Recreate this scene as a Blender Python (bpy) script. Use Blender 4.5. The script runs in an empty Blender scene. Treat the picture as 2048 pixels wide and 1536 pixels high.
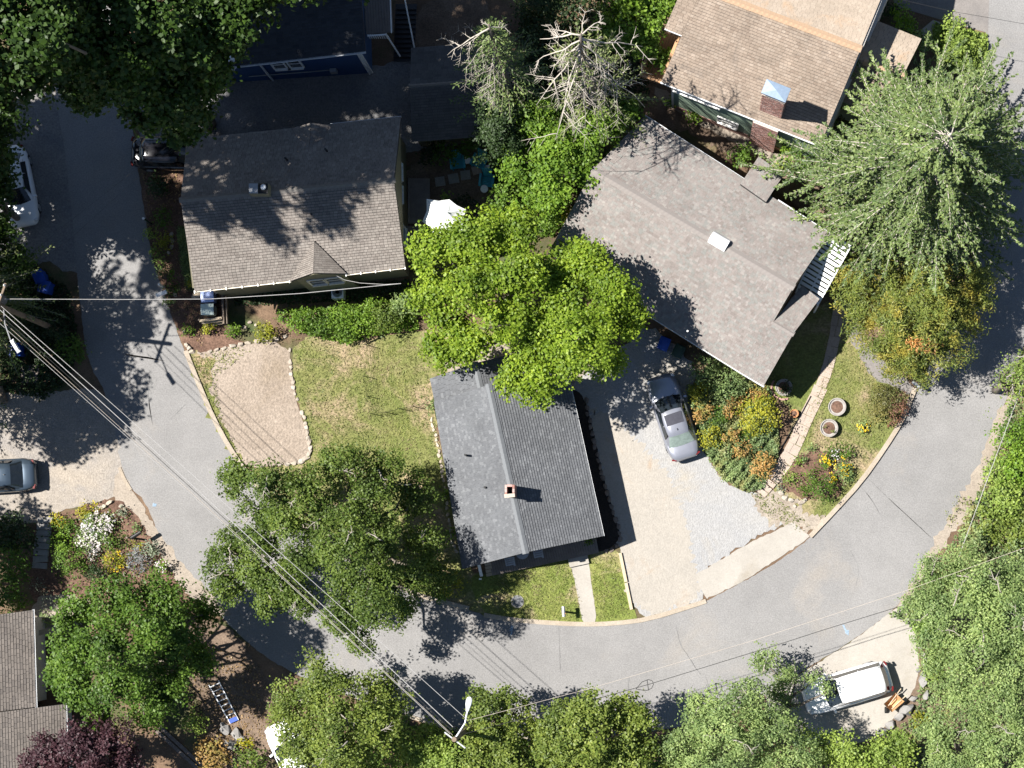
import bpy, bmesh, math, random
import numpy as np
from mathutils import Vector, Matrix
R = math.radians
S = 36.0            # photo pixels per metre on the ground
HC = 105.0          # height of the drone above the ground
NX, NY = 1350.0, 1150.0   # photo pixel straight below the drone
random.seed(7)
scene = bpy.context.scene
col = scene.collection

# ---------------------------------------------------------------- camera
cam = bpy.data.cameras.new('camera')
cam.sensor_width = 36.0
cam.lens = 36.0 * S * HC / 2048.0
cam.shift_x = (1024 - NX) / 2048.0
cam.shift_y = (NY - 768) / 2048.0
cam.clip_end = 2000
cam_ob = bpy.data.objects.new('camera', cam)
cam_ob.location = (0, 0, HC)
col.objects.link(cam_ob)
scene.camera = cam_ob
# ---------------------------------------------------------------- light
SUN_EL, SUN_SLOPE = 56.0, 0.139
w = bpy.data.worlds.new('World'); scene.world = w; w.use_nodes = True
nt = w.node_tree
sky = nt.nodes.new('ShaderNodeTexSky'); sky.sky_type = 'NISHITA'; sky.sun_disc = False
sky.sun_elevation = R(SUN_EL); sky.sun_rotation = math.atan2(-0.99, 0.139)
sky.altitude = 700; sky.air_density = 1.0; sky.dust_density = 0.4
bg = nt.nodes['Background']; bg.inputs[1].default_value = 0.05
nt.links.new(sky.outputs[0], bg.inputs[0])
sl = bpy.data.lights.new('sun', 'SUN'); sl.energy = 5.0; sl.angle = R(0.53); sl.color = (1.0, 0.96, 0.90)
so = bpy.data.objects.new('sun', sl); col.objects.link(so)
_d = Vector((math.cos(R(SUN_EL)) * 0.990, -math.cos(R(SUN_EL)) * SUN_SLOPE, -math.sin(R(SUN_EL))))
so.rotation_euler = _d.to_track_quat('-Z', 'Y').to_euler(); so.location = (-40, 10, 90)
vs = scene.view_settings
vs.view_transform = 'Standard'; vs.look = 'None'; vs.gamma = 1.0; vs.exposure = 1.3; vs.use_curve_mapping = False

# ---------------------------------------------------------------- helpers
def P(px, py, z=0.0):
    k = (1 - z / HC) / S
    return Vector(((px - NX) * k, -(py - NY) * k, z))

ABS = {}
def setp(o, label=None, cat=None, group=None, kind=None):
    if label: o['label'] = label
    if cat: o['category'] = cat
    if group: o['group'] = group
    if kind: o['kind'] = kind

def thing(name, label, cat, loc=(0, 0, 0), group=None):
    o = bpy.data.objects.new(name, None); o.empty_display_size = .2
    col.objects.link(o); o.location = loc; ABS[o] = Vector(loc)
    setp(o, label, cat, group)
    return o

def link(name, me, parent=None, origin=None, label=None, cat=None, group=None, kind=None):
    """me holds absolute coordinates; the object is given an origin inside it"""
    o = bpy.data.objects.new(name, me); col.objects.link(o)
    n = len(me.vertices)
    if origin is None and n:
        a = np.empty(n * 3, np.float32); me.vertices.foreach_get('co', a); a = a.reshape(-1, 3)
        lo, hi = a.min(0), a.max(0)
        org = Vector(((lo[0] + hi[0]) / 2, (lo[1] + hi[1]) / 2, lo[2] if parent is None else (lo[2] + hi[2]) / 2))
        a -= np.array(org, np.float32); me.vertices.foreach_set('co', a.ravel())
    else:
        org = Vector(origin or (0, 0, 0))
    ABS[o] = org
    if parent is not None:
        o.parent = parent; o.location = org - ABS[parent]
    else:
        o.location = org
    setp(o, label, cat, group, kind)
    return o

class B:
    def __init__(s): s.v = []; s.f = []
    def poly(s, pts):
        n = len(s.v); s.v += [tuple(p) for p in pts]; s.f.append(tuple(range(n, n + len(pts)))); return s
    def box(s, c, size, rz=0.0, m=None, top=1.0):
        hx, hy, hz = size[0] / 2, size[1] / 2, size[2] / 2; n = len(s.v)
        ca, sa = math.cos(rz), math.sin(rz)
        for sz in (-1, 1):
            t = top if sz > 0 else 1
            for sx, sy in ((-1, -1), (1, -1), (1, 1), (-1, 1)):
                p = Vector((sx * hx * t, sy * hy * t, sz * hz))
                if m is not None: p = m @ p
                s.v.append((c[0] + p.x * ca - p.y * sa, c[1] + p.x * sa + p.y * ca, c[2] + p.z))
        s.f += [tuple(n + i for i in q) for q in ((3, 2, 1, 0), (4, 5, 6, 7), (0, 1, 5, 4), (1, 2, 6, 5), (2, 3, 7, 6), (3, 0, 4, 7))]
        return s
    def beam(s, a, b, w, h):
        a = Vector(a); b = Vector(b); d = (b - a); L = d.length; d.normalize()
        up = Vector((0, 0, 1)) if abs(d.z) < .95 else Vector((1, 0, 0))
        sd = d.cross(up).normalized(); u2 = sd.cross(d).normalized(); n = len(s.v)
        for e in (a, b):
            for x, y in ((-1, -1), (1, -1), (1, 1), (-1, 1)):
                s.v.append(tuple(e + sd * (x * w / 2) + u2 * (y * h / 2)))
        s.f += [tuple(n + i for i in q) for q in ((0, 1, 2, 3), (7, 6, 5, 4), (0, 4, 5, 1), (1, 5, 6, 2), (2, 6, 7, 3), (3, 7, 4, 0))]
        return s
    def prism(s, pts, z0, z1):
        pts = [(p[0], p[1]) for p in pts]
        ar = sum(pts[i][0] * pts[(i + 1) % len(pts)][1] - pts[(i + 1) % len(pts)][0] * pts[i][1] for i in range(len(pts)))
        if ar < 0: pts = pts[::-1]
        n = len(s.v); k = len(pts)
        s.v += [(x, y, z0) for x, y in pts] + [(x, y, z1) for x, y in pts]
        s.f.append(tuple(range(n + k - 1, n - 1, -1))); s.f.append(tuple(range(n + k, n + 2 * k)))
        for i in range(k): j = (i + 1) % k; s.f.append((n + i, n + j, n + k + j, n + k + i))
        return s
    def slab(s, pts, th):
        pts = [Vector(p) for p in pts]
        nrm = (pts[1] - pts[0]).cross(pts[2] - pts[0])
        if nrm.length < 1e-9: nrm = (pts[2] - pts[0]).cross(pts[3] - pts[0])
        nrm.normalize()
        if nrm.z < 0: pts = pts[::-1]; nrm = -nrm
        n = len(s.v); k = len(pts)
        s.v += [tuple(p) for p in pts] + [tuple(p - nrm * th) for p in pts]
        s.f.append(tuple(range(n, n + k))); s.f.append(tuple(range(n + 2 * k - 1, n + k - 1, -1)))
        for i in range(k): j = (i + 1) % k; s.f.append((n + j, n + i, n + k + i, n + k + j))
        return s
    def tube(s, pts, r0, r1=None, n=6, cap=True):
        r1 = r0 if r1 is None else r1; pts = [Vector(p) for p in pts]; b0 = len(s.v); m = len(pts)
        ref = None
        for i, p in enumerate(pts):
            d = (pts[min(i + 1, m - 1)] - pts[max(i - 1, 0)]).normalized()
            if ref is None: ref = d.orthogonal().normalized()
            ref = (ref - d * ref.dot(d)); ref = ref.normalized() if ref.length > 1e-6 else d.orthogonal().normalized()
            u = ref; v = d.cross(u); r = r0 + (r1 - r0) * i / max(1, m - 1)
            for k in range(n):
                a = 2 * math.pi * k / n; s.v.append(tuple(p + u * (math.cos(a) * r) + v * (math.sin(a) * r)))
        for i in range(m - 1):
            for k in range(n):
                j = (k + 1) % n; s.f.append((b0 + i * n + k, b0 + i * n + j, b0 + (i + 1) * n + j, b0 + (i + 1) * n + k))
        if cap:
            s.f.append(tuple(b0 + k for k in range(n - 1, -1, -1))); s.f.append(tuple(b0 + (m - 1) * n + k for k in range(n)))
        return s
    def lathe(s, prof, c=(0, 0, 0), n=20, axis='z'):
        b0 = len(s.v); m = len(prof)
        for r, z in prof:
            for k in range(n):
                a = 2 * math.pi * k / n
                p = (r * math.cos(a), r * math.sin(a), z)
                if axis == 'y': p = (p[0], p[2], p[1])
                elif axis == 'x': p = (p[2], p[0], p[1])
                s.v.append((c[0] + p[0], c[1] + p[1], c[2] + p[2]))
        for i in range(m - 1):
            for k in range(n):
                j = (k + 1) % n; s.f.append((b0 + i * n + k, b0 + i * n + j, b0 + (i + 1) * n + j, b0 + (i + 1) * n + k))
        if prof[0][0] > 1e-6: s.f.append(tuple(b0 + k for k in range(n - 1, -1, -1)))
        if prof[-1][0] > 1e-6: s.f.append(tuple(b0 + (m - 1) * n + k for k in range(n)))
        return s
    def grid(s, rows):
        b0 = len(s.v); m = len(rows[0])
        for r in rows: s.v += [tuple(p) for p in r]
        for i in range(len(rows) - 1):
            for j in range(m - 1):
                s.f.append((b0 + i * m + j, b0 + i * m + j + 1, b0 + (i + 1) * m + j + 1, b0 + (i + 1) * m + j))
        return s
    def mesh(s, name, mat, smooth=False, fix=True):
        me = bpy.data.meshes.new(name); me.from_pydata(s.v, [], s.f)
        if fix:
            bm = bmesh.new(); bm.from_mesh(me); bmesh.ops.recalc_face_normals(bm, faces=bm.faces); bm.to_mesh(me); bm.free()
        if mat: me.materials.append(mat)
        if smooth: me.polygons.foreach_set('use_smooth', [True] * len(me.polygons))
        me.update(); return me
    def mk(s, name, mat, parent=None, smooth=False, fix=True, **k):
        return link(name, s.mesh(name, mat, smooth, fix), parent, **k)

def copy_tree(o, parent=None):
    c = o.copy(); col.objects.link(c); c.parent = parent
    for ch in list(o.children): copy_tree(ch, c)
    return c
def place(o, px, py, ang, z=0.0):
    p = P(px, py, z); o.location = p; o.rotation_euler = (0, 0, ang)
def ang(fx, fy): return math.atan2(-fy, fx)     # heading from a photo direction

# ---------------------------------------------------------------- materials
def base_mat(name):
    m = bpy.data.materials.new(name); m.use_nodes = True
    return m, m.node_tree.nodes, m.node_tree.links, m.node_tree.nodes['Principled BSDF']
def nodeset(nodes, typ, **k):
    n = nodes.new(typ)
    for a, v in k.items(): setattr(n, a, v)
    return n
def mixc(N, L, fac, a, b, mode='MIX'):
    m = N.new('ShaderNodeMix'); m.data_type = 'RGBA'; m.blend_type = mode
    for i, x in ((0, fac), (6, a), (7, b)):
        if hasattr(x, 'default_value') or hasattr(x, 'is_linked'): L.new(x, m.inputs[i])
        elif i == 0: m.inputs[0].default_value = x
        else: m.inputs[i].default_value = (*x, 1)
    return m.outputs[2]
def noise(N, L, vec, scale, detail=4, rough=.55, dist=0):
    n = N.new('ShaderNodeTexNoise'); n.inputs['Scale'].default_value = scale; n.inputs['Detail'].default_value = detail
    n.inputs['Roughness'].default_value = rough; n.inputs['Distortion'].default_value = dist
    L.new(vec, n.inputs['Vector']); return n.outputs['Fac']
def ramp(N, L, fac, lo, hi):
    r = N.new('ShaderNodeMapRange'); r.inputs['From Min'].default_value = lo; r.inputs['From Max'].default_value = hi
    L.new(fac, r.inputs['Value']); return r.outputs[0]

def ground_mat(name, c1, c2, c3=None, s1=.35, s2=3.0, grain=30., gamt=.35, rough=.9, lo=.35, hi=.65, bump=.0, t3=(.55, .7), s3=.18, grain2=None):
    """patchy outdoor surface: two colours by a broad noise, a third in patches, fine grain over it"""
    m, N, L, b = base_mat(name)
    pos = N.new('ShaderNodeNewGeometry').outputs['Position']
    f = ramp(N, L, noise(N, L, pos, s1, 8, .62, .4), lo, hi)
    c = mixc(N, L, f, c1, c2)
    if c3: c = mixc(N, L, ramp(N, L, noise(N, L, pos, s3, 7, .65, .8), *t3), c, c3)
    g = noise(N, L, pos, s2, 5, .7)
    gv = ramp(N, L, g, .25, .75)
    c = mixc(N, L, gamt, c, mixc(N, L, gv, (.35, .35, .35), (1.65, 1.65, 1.65)), 'MULTIPLY')
    g2 = ramp(N, L, noise(N, L, pos, grain, 2, .6), .3, .7)
    c = mixc(N, L, gamt * (1.2 if grain2 is None else grain2), c, mixc(N, L, g2, (.4, .4, .4), (1.6, 1.6, 1.6)), 'MULTIPLY')
    L.new(c, b.inputs['Base Color']); b.inputs['Roughness'].default_value = rough; b.inputs['Specular IOR Level'].default_value = .2
    if bump:
        bp = N.new('ShaderNodeBump'); bp.inputs['Strength'].default_value = bump; bp.inputs['Distance'].default_value = .04
        L.new(g2, bp.inputs['Height']); L.new(bp.outputs[0], b.inputs['Normal'])
    return m

def plain(name, c, rough=.6, metal=0., spec=.4, var=.12, scale=6., coat=0., dirt=None):
    m, N, L, b = base_mat(name)
    pos = N.new('ShaderNodeTexCoord').outputs['Object']
    f = noise(N, L, pos, scale, 6, .6)
    cc = mixc(N, L, ramp(N, L, f, .3, .7), tuple(x * (1 - var) for x in c), tuple(min(1, x * (1 + var)) for x in c))
    if dirt: cc = mixc(N, L, ramp(N, L, noise(N, L, pos, scale * .4, 7, .7), .55, .75), cc, dirt)
    L.new(cc, b.inputs['Base Color'])
    b.inputs['Roughness'].default_value = rough; b.inputs['Metallic'].default_value = metal
    b.inputs['Specular IOR Level'].default_value = spec; b.inputs['Coat Weight'].default_value = coat; b.inputs['Coat Roughness'].default_value = .05
    return m

def island_mat(name, cols, rough=.85, wear=.25, wscale=.6, spec=.2, stain=None):
    """each loose piece (shingle, brick, plank) takes its own shade"""
    m, N, L, b = base_mat(name)
    g = N.new('ShaderNodeNewGeometry'); pos = g.outputs['Position']
    r = N.new('ShaderNodeValToRGB'); L.new(g.outputs['Random Per Island'], r.inputs[0])
    r.color_ramp.interpolation = 'LINEAR'
    e = r.color_ramp.elements
    while len(e) < len(cols): e.new(.5)
    for i, c in enumerate(cols): e[i].position = i / (len(cols) - 1); e[i].color = (*c, 1)
    c = r.outputs[0]
    f = ramp(N, L, noise(N, L, pos, wscale, 7, .62, .5), .3, .7)
    c = mixc(N, L, wear, c, mixc(N, L, f, (.45, .45, .45), (1.5, 1.5, 1.5)), 'MULTIPLY')
    g2 = ramp(N, L, noise(N, L, pos, 24, 3, .7), .3, .7)
    c = mixc(N, L, .3, c, mixc(N, L, g2, (.5, .5, .5), (1.5, 1.5, 1.5)), 'MULTIPLY')
    if stain: c = mixc(N, L, ramp(N, L, noise(N, L, pos, .5, 6, .65, 1.5), .56, .72), c, stain)
    L.new(c, b.inputs['Base Color']); b.inputs['Roughness'].default_value = rough; b.inputs['Specular IOR Level'].default_value = spec
    return m

def leaf_mat(name, c1, c2, c3=None, trans=.3, spec=.25, tcol=None):
    m, N, L, b = base_mat(name)
    g = N.new('ShaderNodeNewGeometry')
    c = mixc(N, L, g.outputs['Random Per Island'], c1, c2)
    big = ramp(N, L, noise(N, L, g.outputs['Position'], .55, 4, .6), .35, .65)
    c = mixc(N, L, .75, c, mixc(N, L, big, (.5, .58, .55), (1.42, 1.36, 1.2)), 'MULTIPLY')
    if c3: c = mixc(N, L, ramp(N, L, noise(N, L, g.outputs['Position'], .9, 4, .6), .5, .66), c, c3)
    L.new(c, b.inputs['Base Color']); b.inputs['Roughness'].default_value = .5; b.inputs['Specular IOR Level'].default_value = spec
    t = N.new('ShaderNodeBsdfTranslucent'); L.new(mixc(N, L, 1, c, tcol or (1.15, 1.3, .5), 'MULTIPLY'), t.inputs[0])
    mx = N.new('ShaderNodeMixShader'); mx.inputs[0].default_value = trans
    L.new(b.outputs[0], mx.inputs[1]); L.new(t.outputs[0], mx.inputs[2])
    L.new(mx.outputs[0], N['Material Output'].inputs[0])
    return m

MT = {}
MT['soil'] = ground_mat('soil', (.085, .055, .036), (.15, .10, .065), (.05, .07, .025), s1=.5, t3=(.5, .66), grain=14)
MT['mulch'] = ground_mat('mulch', (.085, .05, .036), (.14, .085, .06), s1=.7, grain=11, s2=4, gamt=.5)
MT['blackmulch'] = ground_mat('blackmulch', (.018, .014, .012), (.03, .024, .02), grain=14, gamt=.5)
MT['asphalt'] = ground_mat('asphalt', (.168, .164, .161), (.198, .193, .189), (.215, .199, .181), s1=.14, s2=.8, grain=15, gamt=.12, t3=(.54, .74), s3=.2, grain2=2.4)
MT['asphalt_path'] = ground_mat('asphalt_path', (.14, .13, .125), (.18, .165, .155), s1=.8, s2=2, grain=20, gamt=.2)
MT['sand_edge'] = ground_mat('sand_edge', (.22, .185, .15), (.265, .228, .188), (.18, .15, .115), s1=.6, grain=14, gamt=.25)
MT['concrete'] = ground_mat('concrete', (.27, .25, .222), (.30, .28, .25), (.235, .21, .175), s1=.5, s2=2, grain=14, gamt=.10, t3=(.55, .75), s3=.4)
MT['drivegravel'] = ground_mat('drivegravel', (.245, .245, .248), (.27, .262, .25), (.285, .255, .21), s1=.22, s2=5, grain=12, gamt=.17, t3=(.5, .62), s3=.11, bump=.5)
MT['tangravel'] = ground_mat('tangravel', (.215, .175, .14), (.265, .22, .18), (.20, .16, .12), s1=.35, s2=4, grain=9, gamt=.3, bump=.6)
MT['dirtgravel'] = ground_mat('dirtgravel', (.22, .20, .18), (.27, .235, .195), (.19, .18, .175), s1=.3, s2=3, grain=12, gamt=.25, bump=.4)
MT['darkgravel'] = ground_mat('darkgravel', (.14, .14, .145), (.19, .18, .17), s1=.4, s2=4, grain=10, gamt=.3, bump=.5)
MT['lawn'] = ground_mat('lawn', (.105, .128, .034), (.165, .155, .062), (.255, .195, .125), s1=.35, s2=3.2, grain=9, gamt=.38, t3=(.49, .63), s3=.34, bump=.8)
MT['lawn2'] = ground_mat('lawn2', (.105, .138, .028), (.165, .175, .052), (.26, .20, .135), s1=.5, s2=3.2, grain=9, gamt=.38, t3=(.53, .66), s3=.45, bump=.8)
MT['flagstone'] = ground_mat('flagstone', (.34, .27, .22), (.30, .25, .21), (.25, .2, .17), s1=.8, s2=3, grain=12, gamt=.15)
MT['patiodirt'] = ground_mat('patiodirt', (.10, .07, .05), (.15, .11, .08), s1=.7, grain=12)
MT['kerb'] = ground_mat('kerb_concrete', (.27, .225, .175), (.31, .27, .22), (.2, .17, .13), s1=.8, s2=3, grain=14, gamt=.2)
MT['grass_blade'] = leaf_mat('grass_blade', (.10, .14, .03), (.21, .215, .075), (.26, .21, .12), trans=.2)

MT['stone'] = island_mat('stone', [(.30, .24, .17), (.36, .32, .27), (.26, .22, .18)], wscale=3)
MT['stone_grey'] = island_mat('stone_grey', [(.16, .155, .15), (.24, .23, .22), (.2, .18, .16)], wscale=3)
MT['stone_dark'] = island_mat('stone_dark', [(.11, .09, .075), (.16, .13, .11), (.13, .11, .1)], wscale=3)
MT['white'] = plain('white_paint', (.72, .71, .68), .5, dirt=(.5, .47, .42))
MT['offwhite'] = plain('offwhite_paint', (.62, .57, .48), .6, dirt=(.4, .36, .3))
MT['blue_paint'] = plain('blue_paint', (.022, .062, .16), .6)
MT['olive_paint'] = plain('olive_paint', (.17, .155, .105), .7)
MT['green_siding'] = island_mat('green_siding', [(.21, .28, .21), (.24, .31, .235), (.225, .295, .22)], .6, wear=.1)
MT['taupe_wall'] = plain('taupe_wall', (.2, .17, .14), .7)
MT['white_wall'] = plain('white_wall', (.45, .43, .40), .7)
MT['glass'] = plain('window_glass', (.015, .02, .025), .08, spec=.15, var=.3)
MT['brick'] = island_mat('brick', [(.30, .15, .12), (.19, .10, .085), (.38, .23, .2), (.33, .25, .225)], wear=.3)
MT['mortar'] = plain('mortar', (.44, .39, .35), .9)
MT['cap_metal'] = plain('cap_metal', (.20, .26, .34), .45, metal=.2, var=.1)
MT['grey_metal'] = plain('grey_metal', (.35, .36, .37), .4, metal=.5)
MT['white_metal'] = plain('white_metal', (.68, .69, .70), .35, spec=.5)
MT['black'] = plain('black_plastic', (.012, .012, .013), .4)
MT['rubber'] = plain('rubber', (.015, .015, .015), .8)
MT['wood'] = island_mat('wood_planks', [(.20, .15, .11), (.16, .13, .105), (.23, .18, .14)], wear=.2, wscale=3)
MT['greywood'] = island_mat('grey_deck_boards', [(.15, .125, .11), (.19, .16, .14), (.13, .11, .1)], wear=.25, wscale=2)
MT['cedar'] = island_mat('cedar_boards', [(.35, .19, .10), (.42, .25, .14), (.3, .16, .085)], wear=.2, wscale=3)
MT['palewood'] = island_mat('pale_boards', [(.36, .29, .20), (.42, .345, .25), (.32, .255, .18)], wear=.2, wscale=3)
MT['pole_wood'] = plain('pole_wood', (.16, .12, .085), .85, scale=3, var=.3)
MT['bark'] = plain('bark', (.13, .11, .09), .9, scale=5, var=.35)
MT['deadwood'] = plain('dead_wood', (.40, .36, .31), .85, scale=4, var=.25)
MT['greybark'] = plain('grey_bark', (.26, .235, .20), .85, scale=4, var=.3)
MT['wire'] = plain('wire_alu', (.36, .35, .34), .4, metal=.2)
MT['wire_tan'] = plain('wire_tan', (.38, .33, .28), .5)
MT['wire_black'] = plain('wire_black', (.02, .02, .02), .5)
MT['teal'] = plain('teal_plastic', (.03, .25, .32), .45)
MT['iron'] = plain('cast_iron', (.11, .115, .125), .7)
MT['bin_blue'] = plain('bin_blue', (.012, .055, .30), .35)
MT['bin_green'] = plain('bin_green', (.02, .045, .03), .45)
MT['bin_pale'] = plain('bin_pale_green', (.55, .64, .58), .4)
MT['bin_paleblue'] = plain('bin_pale_blue', (.36, .44, .70), .35)
MT['terracotta'] = plain('terracotta', (.42, .18, .08), .8)
MT['umbrella'] = plain('umbrella_cloth', (.76, .77, .75), .8, var=.04)
MT['brass_pot'] = plain('galvanised_tub', (.27, .25, .23), .55, metal=.2, var=.25)
MT['orange_tray'] = plain('orange_tray', (.46, .27, .13), .6, dirt=(.5, .38, .26))
MT['paint_mark'] = ground_mat('marking_blue', (.19, .27, .36), (.2, .235, .27), s1=3, grain=14, gamt=.3)
MT['crack'] = ground_mat('crack_tar', (.12, .118, .116), (.17, .168, .166), s1=1.5)
MT['leaflitter'] = leaf_mat('leaf_litter', (.16, .1, .05), (.24, .17, .09), trans=.05)
MT['verge'] = ground_mat('verge_gravel', (.215, .18, .145), (.265, .23, .19), (.16, .16, .08), s1=.9, s2=4, grain=11, gamt=.3, t3=(.56, .7), s3=.5)
MT['creamgravel'] = ground_mat('creamgravel', (.26, .24, .212), (.288, .263, .23), (.27, .21, .155), s1=.5, s2=4, grain=12, gamt=.13, t3=(.58, .75), s3=.5, bump=.3)
MT['course_shadow'] = plain('course_shadow', (.045, .043, .042), .95)  # near-black slab colour, stands in for shadow lines between shingle courses
# ---------------------------------------------------------------- ground sheets
def smooth(pts, it=2, closed=True):
    pts = [Vector((p[0], p[1])) for p in pts]
    for _ in range(it):
        q = []
        n = len(pts)
        for i in range(n if closed else n - 1):
            a, b = pts[i], pts[(i + 1) % n]
            q += [a * .75 + b * .25, a * .25 + b * .75]
        if not closed: q = [pts[0]] + q + [pts[-1]]
        pts = q
    return pts
def ragged(pts, amp, step=7, seed=0, closed=True):
    rr = random.Random(seed); out = []
    n = len(pts)
    for i in range(n if closed else n - 1):
        a = Vector(pts[i][:2]); b = Vector(pts[(i + 1) % n][:2]); d = b - a; L = d.length
        nn = Vector((-d.y, d.x)).normalized() if L > 0 else Vector((0, 0)); k = max(1, int(L / step))
        for j in range(k):
            out.append(a + d * (j / k) + nn * rr.gauss(0, amp))
    return out
def sheet(name, pts, level, mat, it=1, amp=0.0, kind='structure', parent=None, step=7):
    if it: pts = smooth(pts, it)
    if amp: pts = ragged(pts, amp, step, seed=hash(name) % 99 if False else len(pts))
    b = B(); b.poly([P(p[0], p[1]) + Vector((0, 0, .004 * level)) for p in pts])
    me = b.mesh(name, mat, fix=False)
    bm = bmesh.new(); bm.from_mesh(me)
    for f in bm.faces:
        if f.normal.z < 0: f.normal_flip()
    bmesh.ops.triangulate(bm, faces=bm.faces[:], ngon_method='EAR_CLIP'); bm.to_mesh(me); bm.free()
    return link(name, me, parent, kind=kind)
def strip(name, pts, wpx, z0, z1, mat, kind='structure', parent=None, it=1, **k):
    """a raised band along a polyline given in photo pixels (kerbs, timbers)"""
    pts = smooth(pts, it, False) if it else [Vector(p[:2]) for p in pts]
    b = B(); Lr = []; Rr = []
    for i, p in enumerate(pts):
        d = (pts[min(i + 1, len(pts) - 1)] - pts[max(i - 1, 0)]).normalized(); n = Vector((-d.y, d.x)) * (wpx / 2)
        Lr.append(p + n); Rr.append(p - n)
    rows = []
    for l, r in zip(Lr, Rr):
        lt, rt = P(l.x, l.y), P(r.x, r.y)
        rows.append([lt + Vector((0, 0, z0)), lt + Vector((0, 0, z1)), rt + Vector((0, 0, z1)), rt + Vector((0, 0, z0))])
    b.grid(rows); b.f.append((0, 1, 2, 3)); n = len(b.v); b.f.append((n - 1, n - 2, n - 3, n - 4))
    return b.mk(name, mat, parent, kind=kind, **k)

# ---------------------------------------------------------------- foliage
def leaf_mesh(name, pos, nrm, tan, L, W, mat, fold=.12):
    """kite shaped leaves: numpy arrays (N,3)"""
    n = len(pos)
    nrm = nrm / np.linalg.norm(nrm, axis=1, keepdims=True)
    tan = tan - nrm * (tan * nrm).sum(1, keepdims=True)
    tan /= np.maximum(np.linalg.norm(tan, axis=1, keepdims=True), 1e-6)
    bi = np.cross(nrm, tan)
    L = L[:, None]; W = W[:, None]
    v = np.empty((n, 4, 3), np.float32)
    v[:, 0] = pos - tan * L * .5
    v[:, 1] = pos + bi * W * .5 + nrm * W * fold - tan * L * .05
    v[:, 2] = pos + tan * L * .5
    v[:, 3] = pos - bi * W * .5 + nrm * W * fold - tan * L * .05
    me = bpy.data.meshes.new(name)
    me.vertices.add(4 * n); me.vertices.foreach_set('co', v.ravel())
    me.loops.add(4 * n); me.loops.foreach_set('vertex_index', np.arange(4 * n, dtype=np.int32))
    me.polygons.add(n); me.polygons.foreach_set('loop_start', np.arange(0, 4 * n, 4, dtype=np.int32))
    me.polygons.foreach_set('loop_total', np.full(n, 4, np.int32))
    me.materials.append(mat); me.update(calc_edges=True)
    return me

CLM = 1.0
def crown_arrays(lobes, rng, cl=3.2, k=14, size=.17, clump=.36, up=.55, aspect=.66, rough=.22, low=-.3, rnd=.95, droop=0., gap=None):
    PP = []; NN = []
    for li, (c, r) in enumerate(lobes):
        c = np.array(c); r = np.array(r)
        area = 4 * math.pi * (r[0] * r[1] + r[0] * r[2] + r[1] * r[2]) / 3 * .72
        n = max(5, int(area * cl * CLM))
        d = rng.normal(size=(n, 3)); d /= np.linalg.norm(d, axis=1, keepdims=True)
        flip = (d[:, 2] < low); d[flip, 2] *= -1
        ph = rng.uniform(0, 6.28, 5); kk = rng.normal(size=(5, 3)) * 2.6
        f = np.cos(d @ kk.T + ph).mean(1)
        rad = np.where(rng.random(n) < .8, rng.uniform(.80, 1.03, n), rng.uniform(.35, .8, n)) * (1 + rough * 2 * f)
        p = c + d * r * rad[:, None]
        keep = np.ones(n, bool)
        for lj, (c2, r2) in enumerate(lobes):
            if lj != li:
                q = (((p - np.array(c2)) / np.array(r2)) ** 2).sum(1)
                keep &= ~((q < .5) & (p[:, 2] < c2[2] + .4 * r2[2]))
        p = p[keep]; d = d[keep] / r; d /= np.linalg.norm(d, axis=1, keepdims=True)
        PP.append(p); NN.append(d)
    p = np.concatenate(PP); d = np.concatenate(NN)
    gp, wl = gap or ((.42, 1.7) if CLM > 1.5 else (.12, .6))
    kk = rng.normal(size=(6, 3)); kk *= (2 * math.pi / wl) * rng.uniform(.6, 1.3, (6, 1)) / np.linalg.norm(kk, axis=1, keepdims=True)
    g = np.cos(p @ kk.T + rng.uniform(0, 6.28, 6)).sum(1) + rng.normal(size=len(p)) * .35
    keep = g > np.quantile(g, gp); inner = rng.random(len(p)) < .62; dep = (rng.uniform(.9, 1.7, len(p)) if CLM > 1.5 else rng.uniform(.2, .4, len(p)))[:, None]
    p = np.where(keep[:, None], p, p - d * dep); keep |= inner; p = p[keep]; d = d[keep]
    m = len(p)
    kcount = rng.integers(max(2, int(k * .6)), int(k * 1.4) + 1, m)
    idx = np.repeat(np.arange(m), kcount)
    off = rng.normal(size=(len(idx), 3)) * np.array([clump, clump, clump * .55]) * .62
    pos = p[idx] + off
    up_v = np.array([0, 0, up])
    nrm = d[idx] * .55 + up_v + rng.normal(size=(len(idx), 3)) * rnd * .55
    tan = rng.normal(size=(len(idx), 3)); tan[:, 2] -= droop
    L = size * rng.uniform(.7, 1.35, len(idx))
    pos[:, 2] = np.maximum(pos[:, 2], .03)
    return pos, nrm, tan, L, L * aspect

def foliage(name, lobes, mat, seed, parent=None, size=.17, aspect=.72, setkw=None, **k):
    rng = np.random.default_rng(seed)
    a = crown_arrays(lobes, rng, size=size, aspect=aspect, **k)
    me = leaf_mesh(name, *a, mat)
    return link(name, me, parent, **(setkw or {}))

def lobe(px, py, z, rpx, fz=None, fx=1., fy=1.):
    r = rpx / S * (1 - z / HC)
    if fz is None: fz = min(1.05, max(.75, (z - .4) / max(r, .1))) if z > 3 else .75
    return (P(px, py, z), (r * fx, r * fy, r * fz))

def wiggle(a, b, n, amp, rr, sag=0.):
    a = Vector(a); b = Vector(b); out = [a]; L = (b - a).length
    for i in range(1, n):
        t = i / n
        out.append(a.lerp(b, t) + Vector((rr.gauss(0, 1), rr.gauss(0, 1), rr.gauss(0, .6))) * amp * L + Vector((0, 0, sag * math.sin(math.pi * t) * L)))
    return out + [b]

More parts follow.
